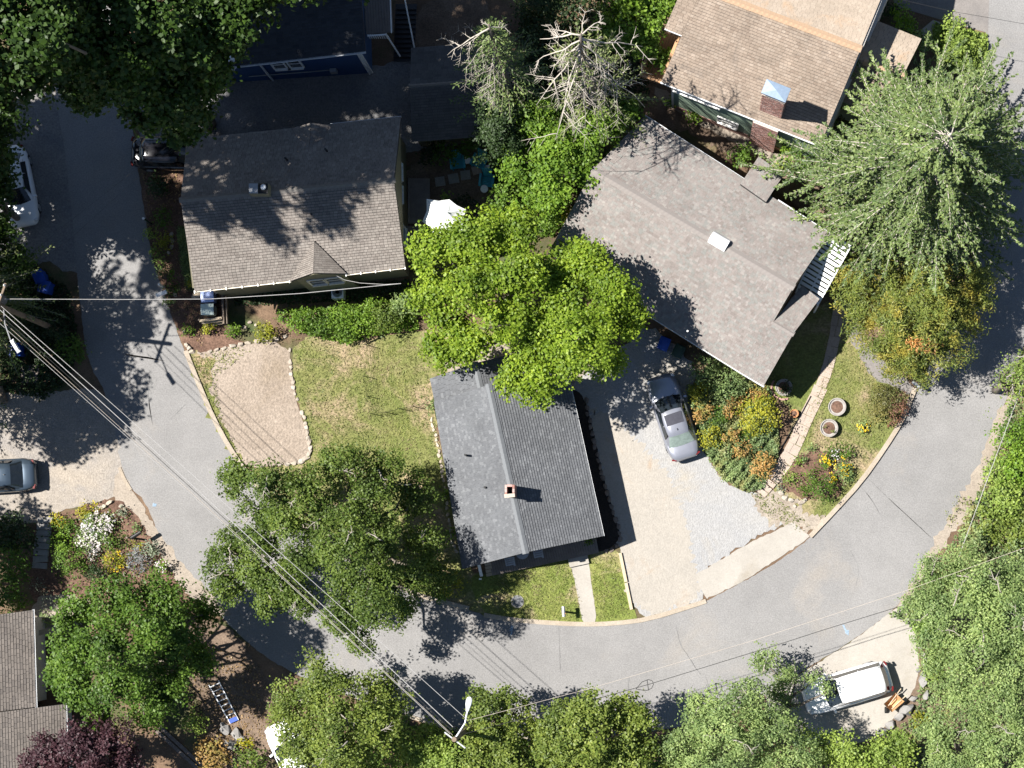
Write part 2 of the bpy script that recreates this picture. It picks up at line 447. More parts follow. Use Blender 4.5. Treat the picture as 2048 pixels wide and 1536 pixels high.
def branch_mesh(b, a, e, r, rr, twigs=4, depth=1, amp=.035, sag=.06, n=5):
    pts = wiggle(a, e, 5, amp, rr, sag)
    b.tube(pts, r, r * .3, n=n)
    if depth:
        L = (Vector(e) - Vector(a)).length
        for i in range(twigs):
            t = rr.uniform(.3, .95); q = pts[min(4, int(t * 5))].lerp(pts[min(5, int(t * 5) + 1)], t * 5 - int(t * 5))
            d = (Vector(e) - Vector(a)).normalized()
            sd = d.cross(Vector((0, 0, 1))); sd = sd.normalized() if sd.length > .01 else Vector((1, 0, 0))
            dd = (d * rr.uniform(.5, .9) + sd * rr.choice((-1, 1)) * rr.uniform(.5, 1) + Vector((0, 0, rr.uniform(-.2, .25)))).normalized()
            branch_mesh(b, q, q + dd * L * rr.uniform(.18, .42), r * .45, rr, max(0, twigs - 2), depth - 1, amp, .02, 4)

def tree(label, lobes, leaf, seed, base=None, group=None, name='tree', bark='bark', tr=.22, branches=(), nb=0, cat='tree', crown_kw=None, **k):
    rr = random.Random(seed)
    lobes = [(c + Vector((0, 0, rr.uniform(-1, 1.1) * min(1, max(.2, (c.z - 3) * .25)))), r) for c, r in lobes]
    cs = [l[0] for l in lobes]
    cx = sum(c.x for c in cs) / len(cs); cy = sum(c.y for c in cs) / len(cs); cz = sum(c.z for c in cs) / len(cs)
    bp = P(*base) if base else Vector((cx + rr.uniform(-.4, .4), cy + rr.uniform(-.4, .4), 0))
    t = thing(name, label, cat, bp, group)
    tb = B(); fork = Vector((bp.x * .7 + cx * .3, bp.y * .7 + cy * .3, cz * .45))
    tb.tube(wiggle(bp - Vector((0, 0, .1)), fork, 5, .02, rr), tr, tr * .72, n=9)
    for c, r in lobes:
        tb.tube(wiggle(fork, c + Vector((0, 0, r[2] * .3)), 5, .05, rr, .05), tr * .55, tr * .12, n=6)
    tb.mk('trunk', MT[bark], t, smooth=True)
    global CLM
    CLM = 3.4; foliage('crown', lobes, MT[leaf], seed, t, **k); CLM = 1.3
    for i in range(nb):     # limbs that break through the leaves
        c, r = lobes[i % len(lobes)]
        a0 = rr.uniform(0, 6.28)
        st = c + Vector((rr.uniform(-.3, .3) * r[0], rr.uniform(-.3, .3) * r[1], r[2] * .72))
        en = c + Vector((math.cos(a0) * r[0] * .8, math.sin(a0) * r[1] * .8, r[2] * .78))
        bb = B(); branch_mesh(bb, st, en, .045, rr, 5, 1); bb.mk('branch', MT['greybark'], t, smooth=True)
    return t

def shrub(label, lobes, leaf, seed, name='shrub', cat='shrub', group=None, flowers=None, stems=True, **k):
    kw = dict(size=.11, cl=12, k=9, clump=.2, rough=.2); kw.update(k)
    rr = random.Random(seed)
    c = sum((l[0] for l in lobes), Vector()) / len(lobes)
    t = thing(name, label, cat, (c.x, c.y, 0), group)
    foliage('foliage', lobes, MT[leaf], seed, t, **kw)
    if stems:
        b = B()
        for c, r in lobes:
            for i in range(4):
                b.tube([(c.x + rr.uniform(-.08, .08), c.y + rr.uniform(-.08, .08), 0), (c.x + rr.uniform(-.6, .6) * r[0], c.y + rr.uniform(-.6, .6) * r[1], c.z + .4 * r[2])], .018, .006, 4)
        b.mk('stem', MT['bark'], t)
    if flowers:
        fm, cov = flowers
        rng = np.random.default_rng(seed + 500)
        fl = [(l[0] + Vector((0, 0, .05)), tuple(x * 1.03 for x in l[1])) for l in lobes]
        a = crown_arrays(fl, rng, cl=cov, k=4, size=.085, aspect=1., clump=.1, up=1.2, rnd=.5, low=.15)
        link('flowers', leaf_mesh('flowers', *a, MT[fm]), t, kind='stuff')
    return t

def spruce(label, basep, H, Rr, leaf, seed, name='spruce_tree', cat='tree', top=None, nbr=170, z0=.12, needle=.2, twig=.55, droop=.18, deadtop=0., dead_sel=(), stn=.24, bark='greybark', group=None, wid=.26, zexp=.8, azr=None, lean=(0, 0), fan=0.):
    rng = np.random.default_rng(seed); rr = random.Random(seed)
    b0 = P(*basep); t = thing(name, label, cat, b0, group)
    apex = b0 + Vector((lean[0], lean[1], H))
    tb = B(); trunk = wiggle(b0 - Vector((0, 0, .1)), apex, 7, .004, rr)
    tb.tube(trunk, .26 + .008 * H, .05, n=8)
    pos = []; nr = []; tn = []; LL = []
    def at(zf):
        i = min(6, int(zf * 7)); return trunk[i].lerp(trunk[i + 1], zf * 7 - i)
    for i in range(nbr):
        zf = z0 + (1 - deadtop - z0) * ((i + .5) / nbr)
        az = i * 2.39996 + rr.uniform(-.3, .3)
        L = Rr * (1 - zf ** 1.3) ** zexp * rr.uniform(.62, 1.16) + .25
        if azr: L *= azr(az)
        d = Vector((math.cos(az), math.sin(az), 0)); s0 = at(zf); n = max(4, int(L / stn))
        pts = []
        for j in range(n + 1):
            s = j / n
            pts.append(s0 + d * (L * s) + Vector((0, 0, L * (.08 * s - droop * 4 * .35 * s * s + .10 * s ** 4))) + Vector((-d.y, d.x, 0)) * (.05 * L * math.sin(s * 2.5 + i)))
        tb.tube(pts[::2] + ([pts[-1]] if n % 2 else []), .022 + .005 * L, .008, n=4, cap=False)
        axes = [(pts, .30 if L > 1.2 else .2, 1.)]
        if fan and L > 1.4:
            for s in (.36, .50, .64, .78):
                for sg in (-1, 1):
                    q = pts[int(s * n)]; dd = (pts[min(int(s * n) + 1, n)] - pts[max(int(s * n) - 1, 0)]).normalized(); sd = Vector((-dd.y, dd.x, 0)).normalized()
                    l2 = L * fan * (1.15 - .75 * s) * rr.uniform(.6, 1.2); td = (dd + sd * sg * rr.uniform(.6, 1.1)).normalized(); n2 = max(3, int(l2 / stn))
                    ax = [q + td * (l2 * k / n2) + dd * (l2 * .22 * (k / n2) ** 2) - Vector((0, 0, l2 * rr.uniform(.2, .4) * (k / n2) ** 1.6)) for k in range(n2 + 1)]
                    axes.append((ax, .05, .8)); tb.tube([ax[0], ax[n2 // 2], ax[-1]], .014, .006, n=3, cap=False)
        for ax, smin, tf in axes:
            n_ = len(ax) - 1
            for j in range(n_ + 1):
                s = j / n_
                if s < smin: continue
                dd = (ax[min(j + 1, n_)] - ax[max(j - 1, 0)]).normalized(); sd = Vector((-dd.y, dd.x, 0)).normalized()
                tl = twig * tf * (1.05 - .7 * s) * rr.uniform(.6, 1.3)
                for sg in (-1, 1):
                    td = (dd * .75 + sd * sg * .75 + Vector((0, 0, -.25))).normalized()
                    m = max(2, int(tl / .095))
                    for q in range(m):
                        pos.append(ax[j] + td * (tl * (q + .3) / m)); tn.append(td + Vector((rr.gauss(0, .45), rr.gauss(0, .45), rr.gauss(0, .3)))); LL.append(needle * rr.uniform(.7, 1.25))
                pos.append(ax[j]); tn.append(dd + Vector((rr.gauss(0, .3), rr.gauss(0, .3), .1))); LL.append(needle * 1.1)
    pos = np.array(pos); tn = np.array(tn); LL = np.array(LL)
    nr = rng.normal(size=pos.shape) * .5 + np.array([0, 0, 1.])
    tb.mk('trunk', MT[bark], t, smooth=True)
    link('crown', leaf_mesh('crown', pos + rng.normal(size=pos.shape) * .03, nr, tn, LL, LL * wid * 1.3, MT[leaf], .05), t)
    return t, trunk, at

# ---------------------------------------------------------------- roofs and walls
def bil(q, s, t):
    a, b, c, d = q
    return a.lerp(b, s).lerp(d.lerp(c, s), t)
def shingles(q, mat, parent, expo=.15, tab=.31, th=.014, gap=.012, seed=0, lift=.012, jit=.25, rg=.012):
    """q = eave0, eave1, ridge1, ridge0; every tab is a little slab of its own, all joined as one part"""
    rr = random.Random(seed)
    q = [Vector(p) for p in q]
    n = (q[1] - q[0]).cross(q[3] - q[0]); n.normalize()
    if n.z < 0: n = -n
    hgt = max((q[3] - q[0]).length, (q[2] - q[1]).length); wid = max((q[1] - q[0]).length, (q[2] - q[3]).length)
    rows = max(1, round(hgt / expo)); cols = max(1, round(wid / tab))
    V = []; F = []
    gs = gap / wid; 
    for r in range(rows):
        t0 = r / rows + (rg / hgt if r else 0); t1 = (r + 1) / rows  # gap below each course bares the dark slab as a painted shadow line
        off = rr.random()
        edges = [0.0]
        x = (off) / cols
        while x < 1 - .15 / cols:
            if x > .15 / cols: edges.append(x)
            x += (1 + rr.uniform(-jit, jit)) / cols
        edges.append(1.0)
        for i in range(len(edges) - 1):
            s0, s1 = edges[i] + gs / 2, edges[i + 1] - gs / 2
            h0 = lift + th * rr.uniform(.85, 1.35); h1 = lift * .4
            tt0 = max(0, t0 + rr.uniform(-.03, .03) / rows)
            k = len(V)
            p = [bil(q, s0, tt0), bil(q, s1, tt0), bil(q, s1, t1), bil(q, s0, t1)]
            V += [p[0] + n * h0, p[1] + n * h0, p[2] + n * h1, p[3] + n * h1, p[0] + n * (h0 - th), p[1] + n * (h0 - th)]
            F += [(k, k + 1, k + 2, k + 3), (k + 4, k + 5, k + 1, k), (k + 4, k, k + 3), (k + 1, k + 5, k + 2)]
    me = bpy.data.meshes.new('shingles'); me.from_pydata([tuple(v) for v in V], [], F); me.materials.append(mat); me.update()
    return link('shingles', me, parent, kind='stuff')

def ridge_caps(a, b, parent, mat, step=.2, half=.14, drop=.09, th=.02, name='ridge_cap', over=1.5, nd=None):
    a = Vector(a); b = Vector(b); d = (b - a); L = d.length; d.normalize(); sd = d.cross(Vector((0, 0, 1))).normalized()
    n = max(1, int(L / step)); st = L / n; rr = random.Random(int(L * 100)); mes = []
    for v in range(4):
        bb = B(); ln = st * over; e = rr.uniform(-.01, .01); hw = half * rr.uniform(.95, 1.05)
        x0 = -ln / 2; x1 = ln / 2; z0 = .03 + th; z1 = .03
        rows = []
        for x, zz in ((x0, z0 + e * .3), (x1, z1)):
            c = d * x
            rows.append([c + sd * hw + Vector((0, 0, zz - drop)), c + Vector((0, 0, zz)), c - sd * hw + Vector((0, 0, zz - drop))])
        bb.grid(rows)
        r0 = [p - Vector((0, 0, th)) for p in rows[0]]
        bb.grid([rows[0], r0])
        me = bb.mesh('ridge_cap', mat, fix=False); mes.append(me)
    for i in range(n):
        o = bpy.data.objects.new(name, mes[i % 4]); col.objects.link(o); o.parent = parent
        c = a + d * (st * (i + .5)); ABS[o] = c; o.location = c - ABS[parent]

def roofslab(q, mat, parent, th=.14, name='roof'):
    q = [Vector(p) for p in q]; n = (q[1] - q[0]).cross(q[3] - q[0]).normalized()
    if n.length < .5: n = (q[1] - q[0]).cross(q[2] - q[0]).normalized()
    if n.z < 0: n = -n
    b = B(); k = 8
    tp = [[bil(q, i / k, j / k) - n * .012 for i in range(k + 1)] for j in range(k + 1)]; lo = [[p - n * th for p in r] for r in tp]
    mat = MT['course_shadow']; b.grid(tp); b.grid(lo)
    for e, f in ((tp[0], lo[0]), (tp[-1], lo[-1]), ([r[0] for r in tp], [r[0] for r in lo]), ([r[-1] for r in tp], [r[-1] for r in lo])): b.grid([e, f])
    return b.mk(name, mat, parent)
def walls(foot, z0, z1, mat, parent, name='wall', gables=()):
    b = B().prism(foot, z0, z1)
    for g in gables: b.slab(g, .1) if len(g) > 3 else b.poly(g)
    return b.mk(name, mat, parent)
def gutter(a, b, parent, mat, w=.11, h=.10, name='gutter'):
    a = Vector(a); b = Vector(b); d = (b - a).normalized(); u = Vector((0, 0, 1)); sd = d.cross(u).normalized()
    bb = B(); n = len(bb.v)
    prof = ((-w / 2, 0), (-w / 2, -h), (w / 2, -h), (w / 2, 0), (w / 2 - .015, 0), (w / 2 - .015, -h + .02), (-w / 2 + .015, -h + .02), (-w / 2 + .015, 0))
    rows = [[e + sd * x + u * z for x, z in prof + prof[:1]] for e in (a, b)]
    bb.grid(rows)
    return bb.mk(name, mat, parent)
def window(center, facing, wd, ht, parent, frame='white', depth=.07, mull=True, sash=True, label=None):
    """frame part with a pane sub-part, facing = outward horizontal direction"""
    c = Vector(center); f = Vector(facing).normalized(); s = Vector((-f.y, f.x, 0)); u = Vector((0, 0, 1)); fw = .1
    b = B()
    def bar(x0, x1, z0, z1, d0=0., d1=depth):
        ps = [c + s * x + u * z + f * d for d in (d0, d1) for x, z in ((x0, z0), (x1, z0), (x1, z1), (x0, z1))]
        n = len(b.v); b.v += [tuple(p) for p in ps]
        b.f.extend([tuple(n + i for i in q) for q in ((3, 2, 1, 0), (4, 5, 6, 7), (0, 1, 5, 4), (1, 2, 6, 5), (2, 3, 7, 6), (3, 0, 4, 7))])
    w2, h2 = wd / 2, ht / 2
    bar(-w2 - fw, -w2, -h2 - fw, h2 + fw); bar(w2, w2 + fw, -h2 - fw, h2 + fw); bar(-w2, w2, h2, h2 + fw); bar(-w2 - .04, w2 + .04, -h2 - fw, -h2, 0, depth + .08)
    if sash: bar(-w2, w2, -.03, .03, 0, depth * .7)
    o = b.mk('window', MT[frame], parent, label=label)
    b2 = B(); b2.poly([c + s * x + u * z + f * .02 for x, z in ((-w2, -h2), (w2, -h2), (w2, h2), (-w2, h2))])
    b2.mk('pane', MT['glass'], o, fix=False)
    return o

def stones(label, name, cat, plist, mat, size=(.28, .2, .14), parent_kind=None, seed=0, group=None):
    """row of separate stones along points (photo px)"""
    rr = random.Random(seed); mes = []
    for v in range(5):
        bm = bmesh.new()
        for i in range(16):
            a = rr.uniform(0, 6.28); zz = rr.uniform(-1, 1); r = (1 - abs(zz) ** 4) ** .5 if abs(zz) < 1 else 0
            bm.verts.new((math.cos(a) * (.42 + .1 * rr.random()) * max(.55, r), math.sin(a) * (.42 + .1 * rr.random()) * max(.55, r), zz * .5))
        r = bmesh.ops.convex_hull(bm, input=bm.verts)
        bmesh.ops.delete(bm, geom=[e for e in r['geom_interior'] if isinstance(e, bmesh.types.BMVert)], context='VERTS')
        me = bpy.data.meshes.new('stone'); bm.to_mesh(me); bm.free(); me.materials.append(mat); mes.append(me)
    c = sum((P(p[0], p[1]) for p in plist), Vector()) / len(plist)
    t = thing(name, label, cat, c, group)
    for i, p in enumerate(plist):
        o = bpy.data.objects.new('stone', mes[rr.randrange(5)]); col.objects.link(o); o.parent = t
        s = p[2] / 36 / .28 if len(p) > 2 else 1
        q = plist[min(i + 1, len(plist) - 1)]; q0 = plist[max(i - 1, 0)]
        a = ang(q[0] - q0[0], q[1] - q0[1]) + rr.gauss(0, .18)
        w = P(p[0], p[1]) + Vector((0, 0, size[2] * .3 * s)); ABS[o] = w; o.location = w - ABS[t]
        o.rotation_euler = (rr.gauss(0, .08), rr.gauss(0, .08), a)
        o.scale = (size[0] * s * rr.uniform(.85, 1.25), size[1] * s * rr.uniform(.85, 1.2), size[2] * s * rr.uniform(.8, 1.2))
    return t
def along(pts, step, jit=.8, seed=1):
    rr = random.Random(seed); out = []; carry = 0
    for a, b in zip(pts[:-1], pts[1:]):
        a = Vector(a[:2]); b = Vector(b[:2]); L = (b - a).length; x = carry
        while x < L:
            p = a + (b - a) * (x / L); out.append((p.x + rr.gauss(0, jit), p.y + rr.gauss(0, jit))); x += step * rr.uniform(.85, 1.15)
        carry = x - L
    return out
# ================================================================ GROUND
def gsheet(name, world_pts, z, mat):
    b = B(); b.poly([(x, y, z) for x, y in world_pts]); return b.mk(name, mat, fix=False, kind='structure')
gsheet('ground', [(-260, -260), (260, -260), (260, 260), (-260, 260)], 0.0, MT['soil'])
inner = [(-60,-260),(258,-120),(255, 40), (258, 200), (275, 330), (290, 430), (305, 520), (325, 580), (350, 650), (370, 705), (395, 770), (425, 840), (455, 895), (487, 940), (545, 1010), (640, 1085), (740, 1148), (820, 1190), (940, 1220), (985, 1236), (1060, 1246), (1160, 1252), (1230, 1249), (1300, 1240), (1400, 1208), (1490, 1162), (1570, 1115), (1620, 1075), (1672, 1020), (1722, 965), (1770, 900), (1808, 840), (1832, 778), (1865, 720), (1900, 640), (1938, 550), (1962, 460), (1974, 380), (1975, 300), (1970, 150), (1972, 60), (1974, 0), (1975, -200)]
outer = [(2140, -200), (2140, 250), (2120, 450), (2085, 600), (2048, 690), (2012, 800), (1985, 868), (1958, 960), (1915, 1020), (1880, 1075), (1840, 1140), (1800, 1212), (1700, 1285), (1600, 1345), (1540, 1385), (1450, 1430), (1320, 1462), (1150, 1480), (1000, 1474), (900, 1456), (810, 1428), (700, 1395), (560, 1335), (470, 1265), (418, 1200), (380, 1165), (345, 1125), (315, 1065), (290, 1000), (262, 978), (240, 935), (215, 790), (178, 730), (165, 650), (155, 560), (148, 470), (130, 300), (112, 200), (95, 40), (60, -120),(-260,-200)]
sheet('sand_verge', [(230, 930), (268, 985), (300, 1040), (330, 1080), (352, 1110), (395, 1160), (440, 1205), (470, 1240), (400, 1215), (340, 1150), (300, 1085), (270, 1040), (225, 1010)], 3.4, MT['sand_edge'], 1, 2)
sheet('sand_verge', [(1990, 830), (2012, 800), (2030, 760), (2040, 790), (2010, 880), (1985, 960), (1940, 1030), (1895, 1080), (1850, 1150), (1815, 1210), (1790, 1225), (1830, 1150), (1880, 1060), (1935, 970), (1960, 930)], 3.4, MT['sand_edge'], 1, 3)
sheet('road', inner + outer, 2.6, MT['asphalt'], 1, .6)
sheet('gravel_driveway', [(-200, 800), (100, 782), (215, 775), (232, 870), (243, 935), (263, 985), (200, 1003), (110, 1025), (60, 1052), (-200, 1070)], 3, MT['dirtgravel'], 1, 2)
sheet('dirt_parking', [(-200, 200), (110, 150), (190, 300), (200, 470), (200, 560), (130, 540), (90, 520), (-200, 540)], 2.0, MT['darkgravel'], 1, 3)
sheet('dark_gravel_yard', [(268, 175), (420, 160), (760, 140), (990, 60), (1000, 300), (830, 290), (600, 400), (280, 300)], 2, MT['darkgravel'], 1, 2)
sheet('dirt_patch', [(815, 30), (940, -40), (1010, 60), (960, 110), (830, 110)], 3, MT['patiodirt'], 1, 3)
# yards of the house on the left
sheet('mulch_bed', [(280, 330), (366, 300), (372, 420), (396, 580), (460, 590), (640, 600), (640, 650), (560, 680), (470, 690), (380, 712), (352, 650), (326, 580), (306, 520), (290, 430)], 3, MT['mulch'], 1, 1.5)
sheet('yard_soil', [(440, 560), (860, 500), (870, 660), (800, 680), (590, 690), (470, 690), (450, 640)], 3.6, MT['soil'], 1, 2)
sheet('gravel_parking', [(375, 712), (470, 690), (580, 680), (588, 790), (604, 835), (620, 880), (624, 905), (602, 925), (560, 930), (490, 938), (455, 893), (425, 838), (398, 770)], 4, MT['tangravel'], 1, 1)
sheet('grass_verge', [(374, 708), (400, 705), (440, 716), (425, 740), (415, 780), (450, 850), (470, 900), (500, 938), (487, 940), (455, 895), (425, 840), (395, 770)], 5, MT['lawn'], 1, 3.5)
sheet('lawn', [(582, 670), (700, 682), (850, 660), (1080, 640), (1080, 720), (870, 740), (866, 800), (880, 900), (905, 1000), (935, 1140), (985, 1156), (990, 1238), (940, 1221), (820, 1190), (640, 1085), (545, 1010), (490, 938), (560, 932), (605, 926), (626, 905), (622, 880), (606, 835), (590, 790)], 4.5, MT['lawn'], 1, 1.5)
sheet('dirt_patch', [(900, 690), (1040, 675), (1150, 700), (1240, 700), (1180, 790), (1140, 790), (1000, 760), (880, 745)], 5.2, MT['sand_edge'], 1, 3)
sheet('front_lawn', [(940, 1145), (990, 1150), (1140, 1105), (1226, 1098), (1240, 1108), (1272, 1232), (1275, 1243), (1160, 1251), (1060, 1245), (975, 1232), (945, 1190)], 5, MT['lawn2'], 1, 1)
sheet('gravel_drive', [(1140, 770), (1180, 740), (1250, 690), (1300, 645), (1345, 690), (1395, 735), (1385, 800), (1400, 870), (1410, 905), (1440, 955), (1495, 985), (1535, 985), (1590, 1040), (1500, 1080), (1392, 1152), (1412, 1200), (1360, 1220), (1270, 1240), (1244, 1110), (1215, 1000), (1180, 850)], 5.6, MT['drivegravel'], 1, 2.4)
sheet('gravel_drive', [(1176, 800), (1240, 850), (1300, 900), (1345, 960), (1372, 1040), (1392, 1150), (1412, 1199), (1270, 1238), (1244, 1110), (1215, 1000), (1185, 880)], 6.1, MT['creamgravel'], 1, 5, step=4)
sheet('verge_dirt', [(1500, 985), (1545, 975), (1600, 1010), (1632, 1040), (1660, 1022), (1622, 1072), (1590, 1050), (1540, 1050), (1515, 1020)], 6.4, MT['verge'], 1, 4, step=4)
sheet('driveway_apron', [(1390, 1150), (1500, 1085), (1587, 1044), (1620, 1074), (1490, 1161), (1412, 1199)], 7, MT['concrete'], 0, .8)
sheet('mulch_strip', [(1128, 770), (1170, 790), (1192, 890), (1222, 1010), (1240, 1062), (1236, 1085), (1215, 1098), (1185, 1106), (1150, 900)], 7.6, MT['blackmulch'], 1, 1)
sheet('walkway', [(1137, 1118), (1172, 1108), (1178, 1130), (1193, 1236), (1190, 1244), (1168, 1246), (1164, 1238), (1147, 1152)], 8, MT['concrete'], 0, .4)
# right hand yard
sheet('right_lawn', [(1500, 780), (1560, 700), (1640, 600), (1700, 620), (1760, 700), (1830, 775), (1808, 840), (1770, 900), (1722, 965), (1672, 1020), (1625, 1065), (1560, 1010), (1545, 975), (1560, 930), (1590, 860)], 4.2, MT['lawn'], 1, 1.5)
sheet('garden_bed_soil', [(1375, 770), (1430, 720), (1530, 770), (1590, 830), (1575, 880), (1548, 925), (1520, 975), (1490, 985), (1440, 955), (1408, 900), (1388, 850)], 6, MT['soil'], 1, 2)
sheet('mulch_bed', [(1592, 910), (1640, 900), (1700, 905), (1690, 980), (1665, 1000), (1620, 1000), (1570, 985), (1560, 968)], 6, MT['mulch'], 1, 3)
sheet('asphalt_path', [(1672, 600), (1705, 610), (1722, 675), (1760, 720), (1832, 772), (1822, 795), (1785, 770), (1745, 760), (1715, 705), (1688, 660)], 6.6, MT['asphalt_path'], 1, .8)
sheet('dirt_yard', [(1290, 100), (1420, 190), (1600, 300), (1700, 330), (1700, 480), (1560, 390), (1480, 320), (1330, 240), (1180, 240), (1180, 120)], 3, MT['patiodirt'], 1, 3)
sheet('side_path', [(1310, 168), (1400, 222), (1500, 278), (1590, 322), (1580, 342), (1500, 302), (1390, 245), (1310, 195)], 5, MT['sand_edge'], 1, 1.5)
sheet('side_driveway', [(1770, -60), (1980, -60), (1976, 66), (1900, 45), (1790, 12)], 4, MT['asphalt_path'], 0)
sheet('side_walk', [(1842, 60), (1866, 40), (1886, 46), (1872, 72), (1866, 95), (1850, 90)], 5, MT['concrete'], 0)
sheet('parking_apron', [(1806, 1206), (1830, 1270), (1840, 1330), (1830, 1375), (1800, 1425), (1740, 1480), (1660, 1500), (1590, 1490), (1540, 1440), (1530, 1390), (1600, 1348), (1700, 1285)], 4, MT['concrete'], 0, .6)
sheet('slope_soil', [(1840, 1300), (2100, 1250), (2100, 1600), (1700, 1600), (1720, 1490), (1800, 1430)], 3.2, MT['patiodirt'], 1, 3)
sheet('patio_dirt', [(810, 300), (985, 285), (1000, 420), (950, 470), (900, 500), (815, 500)], 4.4, MT['patiodirt'], 1, 2)
sheet('mulch_bed', [(75, 1045), (110, 1028), (200, 1004), (240, 1000), (268, 1020), (300, 1075), (345, 1150), (380, 1195), (300, 1230), (180, 1240), (60, 1220), (60, 1100)], 5, MT['mulch'], 1, 2)
sheet('sand_verge', [(60, 1195), (160, 1190), (200, 1215), (160, 1260), (70, 1275)], 5.6, MT['sand_edge'], 1, 3)
sheet('dirt_lane', [(330, 1250), (440, 1230), (520, 1330), (560, 1400), (540, 1560), (440, 1560), (400, 1400)], 3.8, MT['patiodirt'], 1, 3)
# kerbs
strip('kerb', [(372, 702), (398, 768), (428, 838), (458, 893), (488, 938), (545, 1006), (642, 1082), (742, 1145), (822, 1187), (938, 1217)], 9, 0, .12, MT['kerb'])
strip('kerb', [(968, 1230), (1000, 1236), (1060, 1243), (1160, 1249), (1230, 1247), (1300, 1238), (1398, 1207), (1412, 1202)], 9, 0, .07, MT['kerb'])
strip('kerb', [(1620, 1073), (1672, 1018), (1722, 963), (1768, 898), (1806, 838), (1830, 776)], 9, 0, .14, MT['kerb'])
strip('kerb', [(239, 935), (250, 960), (262, 980)], 6, 0, .05, MT['kerb'], it=0)
strip('kerb', [(810, 1430), (850, 1442), (900, 1458), (1000, 1476), (1150, 1482)], 7, 0, .12, MT['kerb'])
for i, pts in enumerate([
    [(1117, 1250), (1119, 1290), (1121, 1345)], [(1352, 1250), (1360, 1290), (1376, 1310), (1390, 1335), (1402, 1350)], [(1410, 1352), (1420, 1380), (1422, 1410)],
    [(1735, 955), (1780, 1000), (1830, 1045), (1862, 1075)], [(228, 700), (265, 715), (290, 712), (330, 722)], [(1258, 1352), (1256, 1380), (1262, 1400)],
    [(1700, 1100), (1720, 1140), (1712, 1170)], [(300, 740), (296, 800), (305, 850)], [(340, 838), (372, 808)], [(1690, 950), (1735, 985), (1760, 1030)]]):
    sheet('road_crack', [(x + .55, y) for x, y in pts] + [(x - .55, y + .3) for x, y in pts[::-1]], 4.4 if i != 9 else 4.5, MT['crack'], 1, .5)
for pts in ([(1022, 1250), (1027, 1252), (1024, 1268), (1021, 1272), (1022, 1262), (1019, 1262)], [(1684, 1250), (1688, 1249), (1693, 1260), (1698, 1260), (1697, 1271), (1690, 1266), (1690, 1262)], [(306, 1006), (314, 1008), (312, 1013), (305, 1013)]):
    sheet('road_marking', pts, 5.4, MT['paint_mark'], 0)

# ================================================================ HOUSES
def inset(pts, d):
    c = sum((Vector(p[:2]) for p in pts), Vector((0, 0))) / len(pts); out = []
    for p in pts:
        v = Vector(p[:2]) - c; out.append((c + v * ((v.length - d * 1.4) / v.length))[:])
    return out
SH_C = island_mat('shingle_greytan', [(.14, .123, .11), (.19, .168, .15), (.16, .143, .128), (.212, .19, .17)], wear=.3)
SH_D = island_mat('shingle_grey', [(.086, .09, .097), (.107, .111, .118), (.095, .099, .106), (.136, .141, .148)], wear=.28)
SH_D2 = SH_D
SH_E = island_mat('shingle_taupe', [(.158, .136, .126), (.201, .18, .166), (.179, .158, .147), (.173, .173, .161), (.232, .211, .195)], wear=.24)
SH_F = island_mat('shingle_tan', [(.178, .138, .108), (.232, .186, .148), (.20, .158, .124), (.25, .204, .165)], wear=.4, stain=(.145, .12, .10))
SH_F2 = island_mat('shingle_tan_lit', [(.255, .21, .165), (.30, .25, .20), (.275, .225, .178)], wear=.2, stain=(.30, .215, .145))  # paler copy of the tan shingles, sunlit brightness put into the colour
SH_A = island_mat('shingle_charcoal', [(.03, .033, .04), (.045, .048, .055), (.038, .04, .045)])
SH_B = island_mat('shingle_shed', [(.075, .072, .07), (.10, .095, .09), (.085, .08, .078)])
SH_G = island_mat('shingle_brown', [(.10, .088, .08), (.125, .11, .098), (.14, .122, .108)], wear=.4)
CAP_E = plain('ridge_taupe', (.2, .18, .167), .9, var=.12); CAP_F = plain('ridge_orange', (.34, .235, .155), .9, var=.2); CAP_D = plain('ridge_grey', (.125, .132, .14), .9)
CAP_C = plain('ridge_greytan', (.15, .138, .125), .9)
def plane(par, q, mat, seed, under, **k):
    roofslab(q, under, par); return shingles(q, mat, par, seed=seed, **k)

# --- taupe roofed house (largest)
E = thing('house', 'large house with the taupe shingle gable roof and a white dome vent at its ridge', 'house', P(1380, 500))
e_ne = [P(1290, 232, 3.6), P(1660, 468, 3.6), P(1587, 574, 5.1), P(1186, 339, 5.1)]
e_sw = [P(1097, 505, 3.4), P(1486, 748, 3.4), P(1587, 574, 5.1), P(1186, 339, 5.1)]
_m = e_sw[1].lerp(e_sw[2], .6); _o = P(1527, 772, 3.4) - e_sw[1]
e_x1 = [e_sw[1], e_sw[1] + _o, _m + _o * .97, _m]
e_x2 = [P(1604, 571, 3.85), P(1639, 598, 3.85), _m + _o * .97, _m]
e_b = [P(1517, 313, 3.5), P(1567, 350, 3.5), P(1532, 404, 3.98), P(1481, 368, 3.98)]
for i, q in enumerate((e_ne, e_sw, e_x1, e_x2, e_b)):
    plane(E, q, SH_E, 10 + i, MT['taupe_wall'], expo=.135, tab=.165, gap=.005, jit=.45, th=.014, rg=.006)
ridge_caps(P(1186, 339, 5.12), P(1587, 574, 5.12), E, CAP_E, step=.24, half=.19, th=.028)
ridge_caps(_m + Vector((0, 0, .02)), _m + _o * .97 + Vector((0, 0, .02)), E, CAP_E, step=.24)
fp = inset([P(1290, 232, 3.6), P(1660, 468, 3.6), P(1486, 748, 3.4), P(1097, 505, 3.4)], .45)
walls(fp, 0, 3.3, MT['taupe_wall'], E)
walls(inset([P(1486, 748, 3.4), P(1527, 772, 3.4), P(1632, 600, 3.85), P(1590, 575, 3.85)], .3), 0, 3.25, MT['taupe_wall'], E)
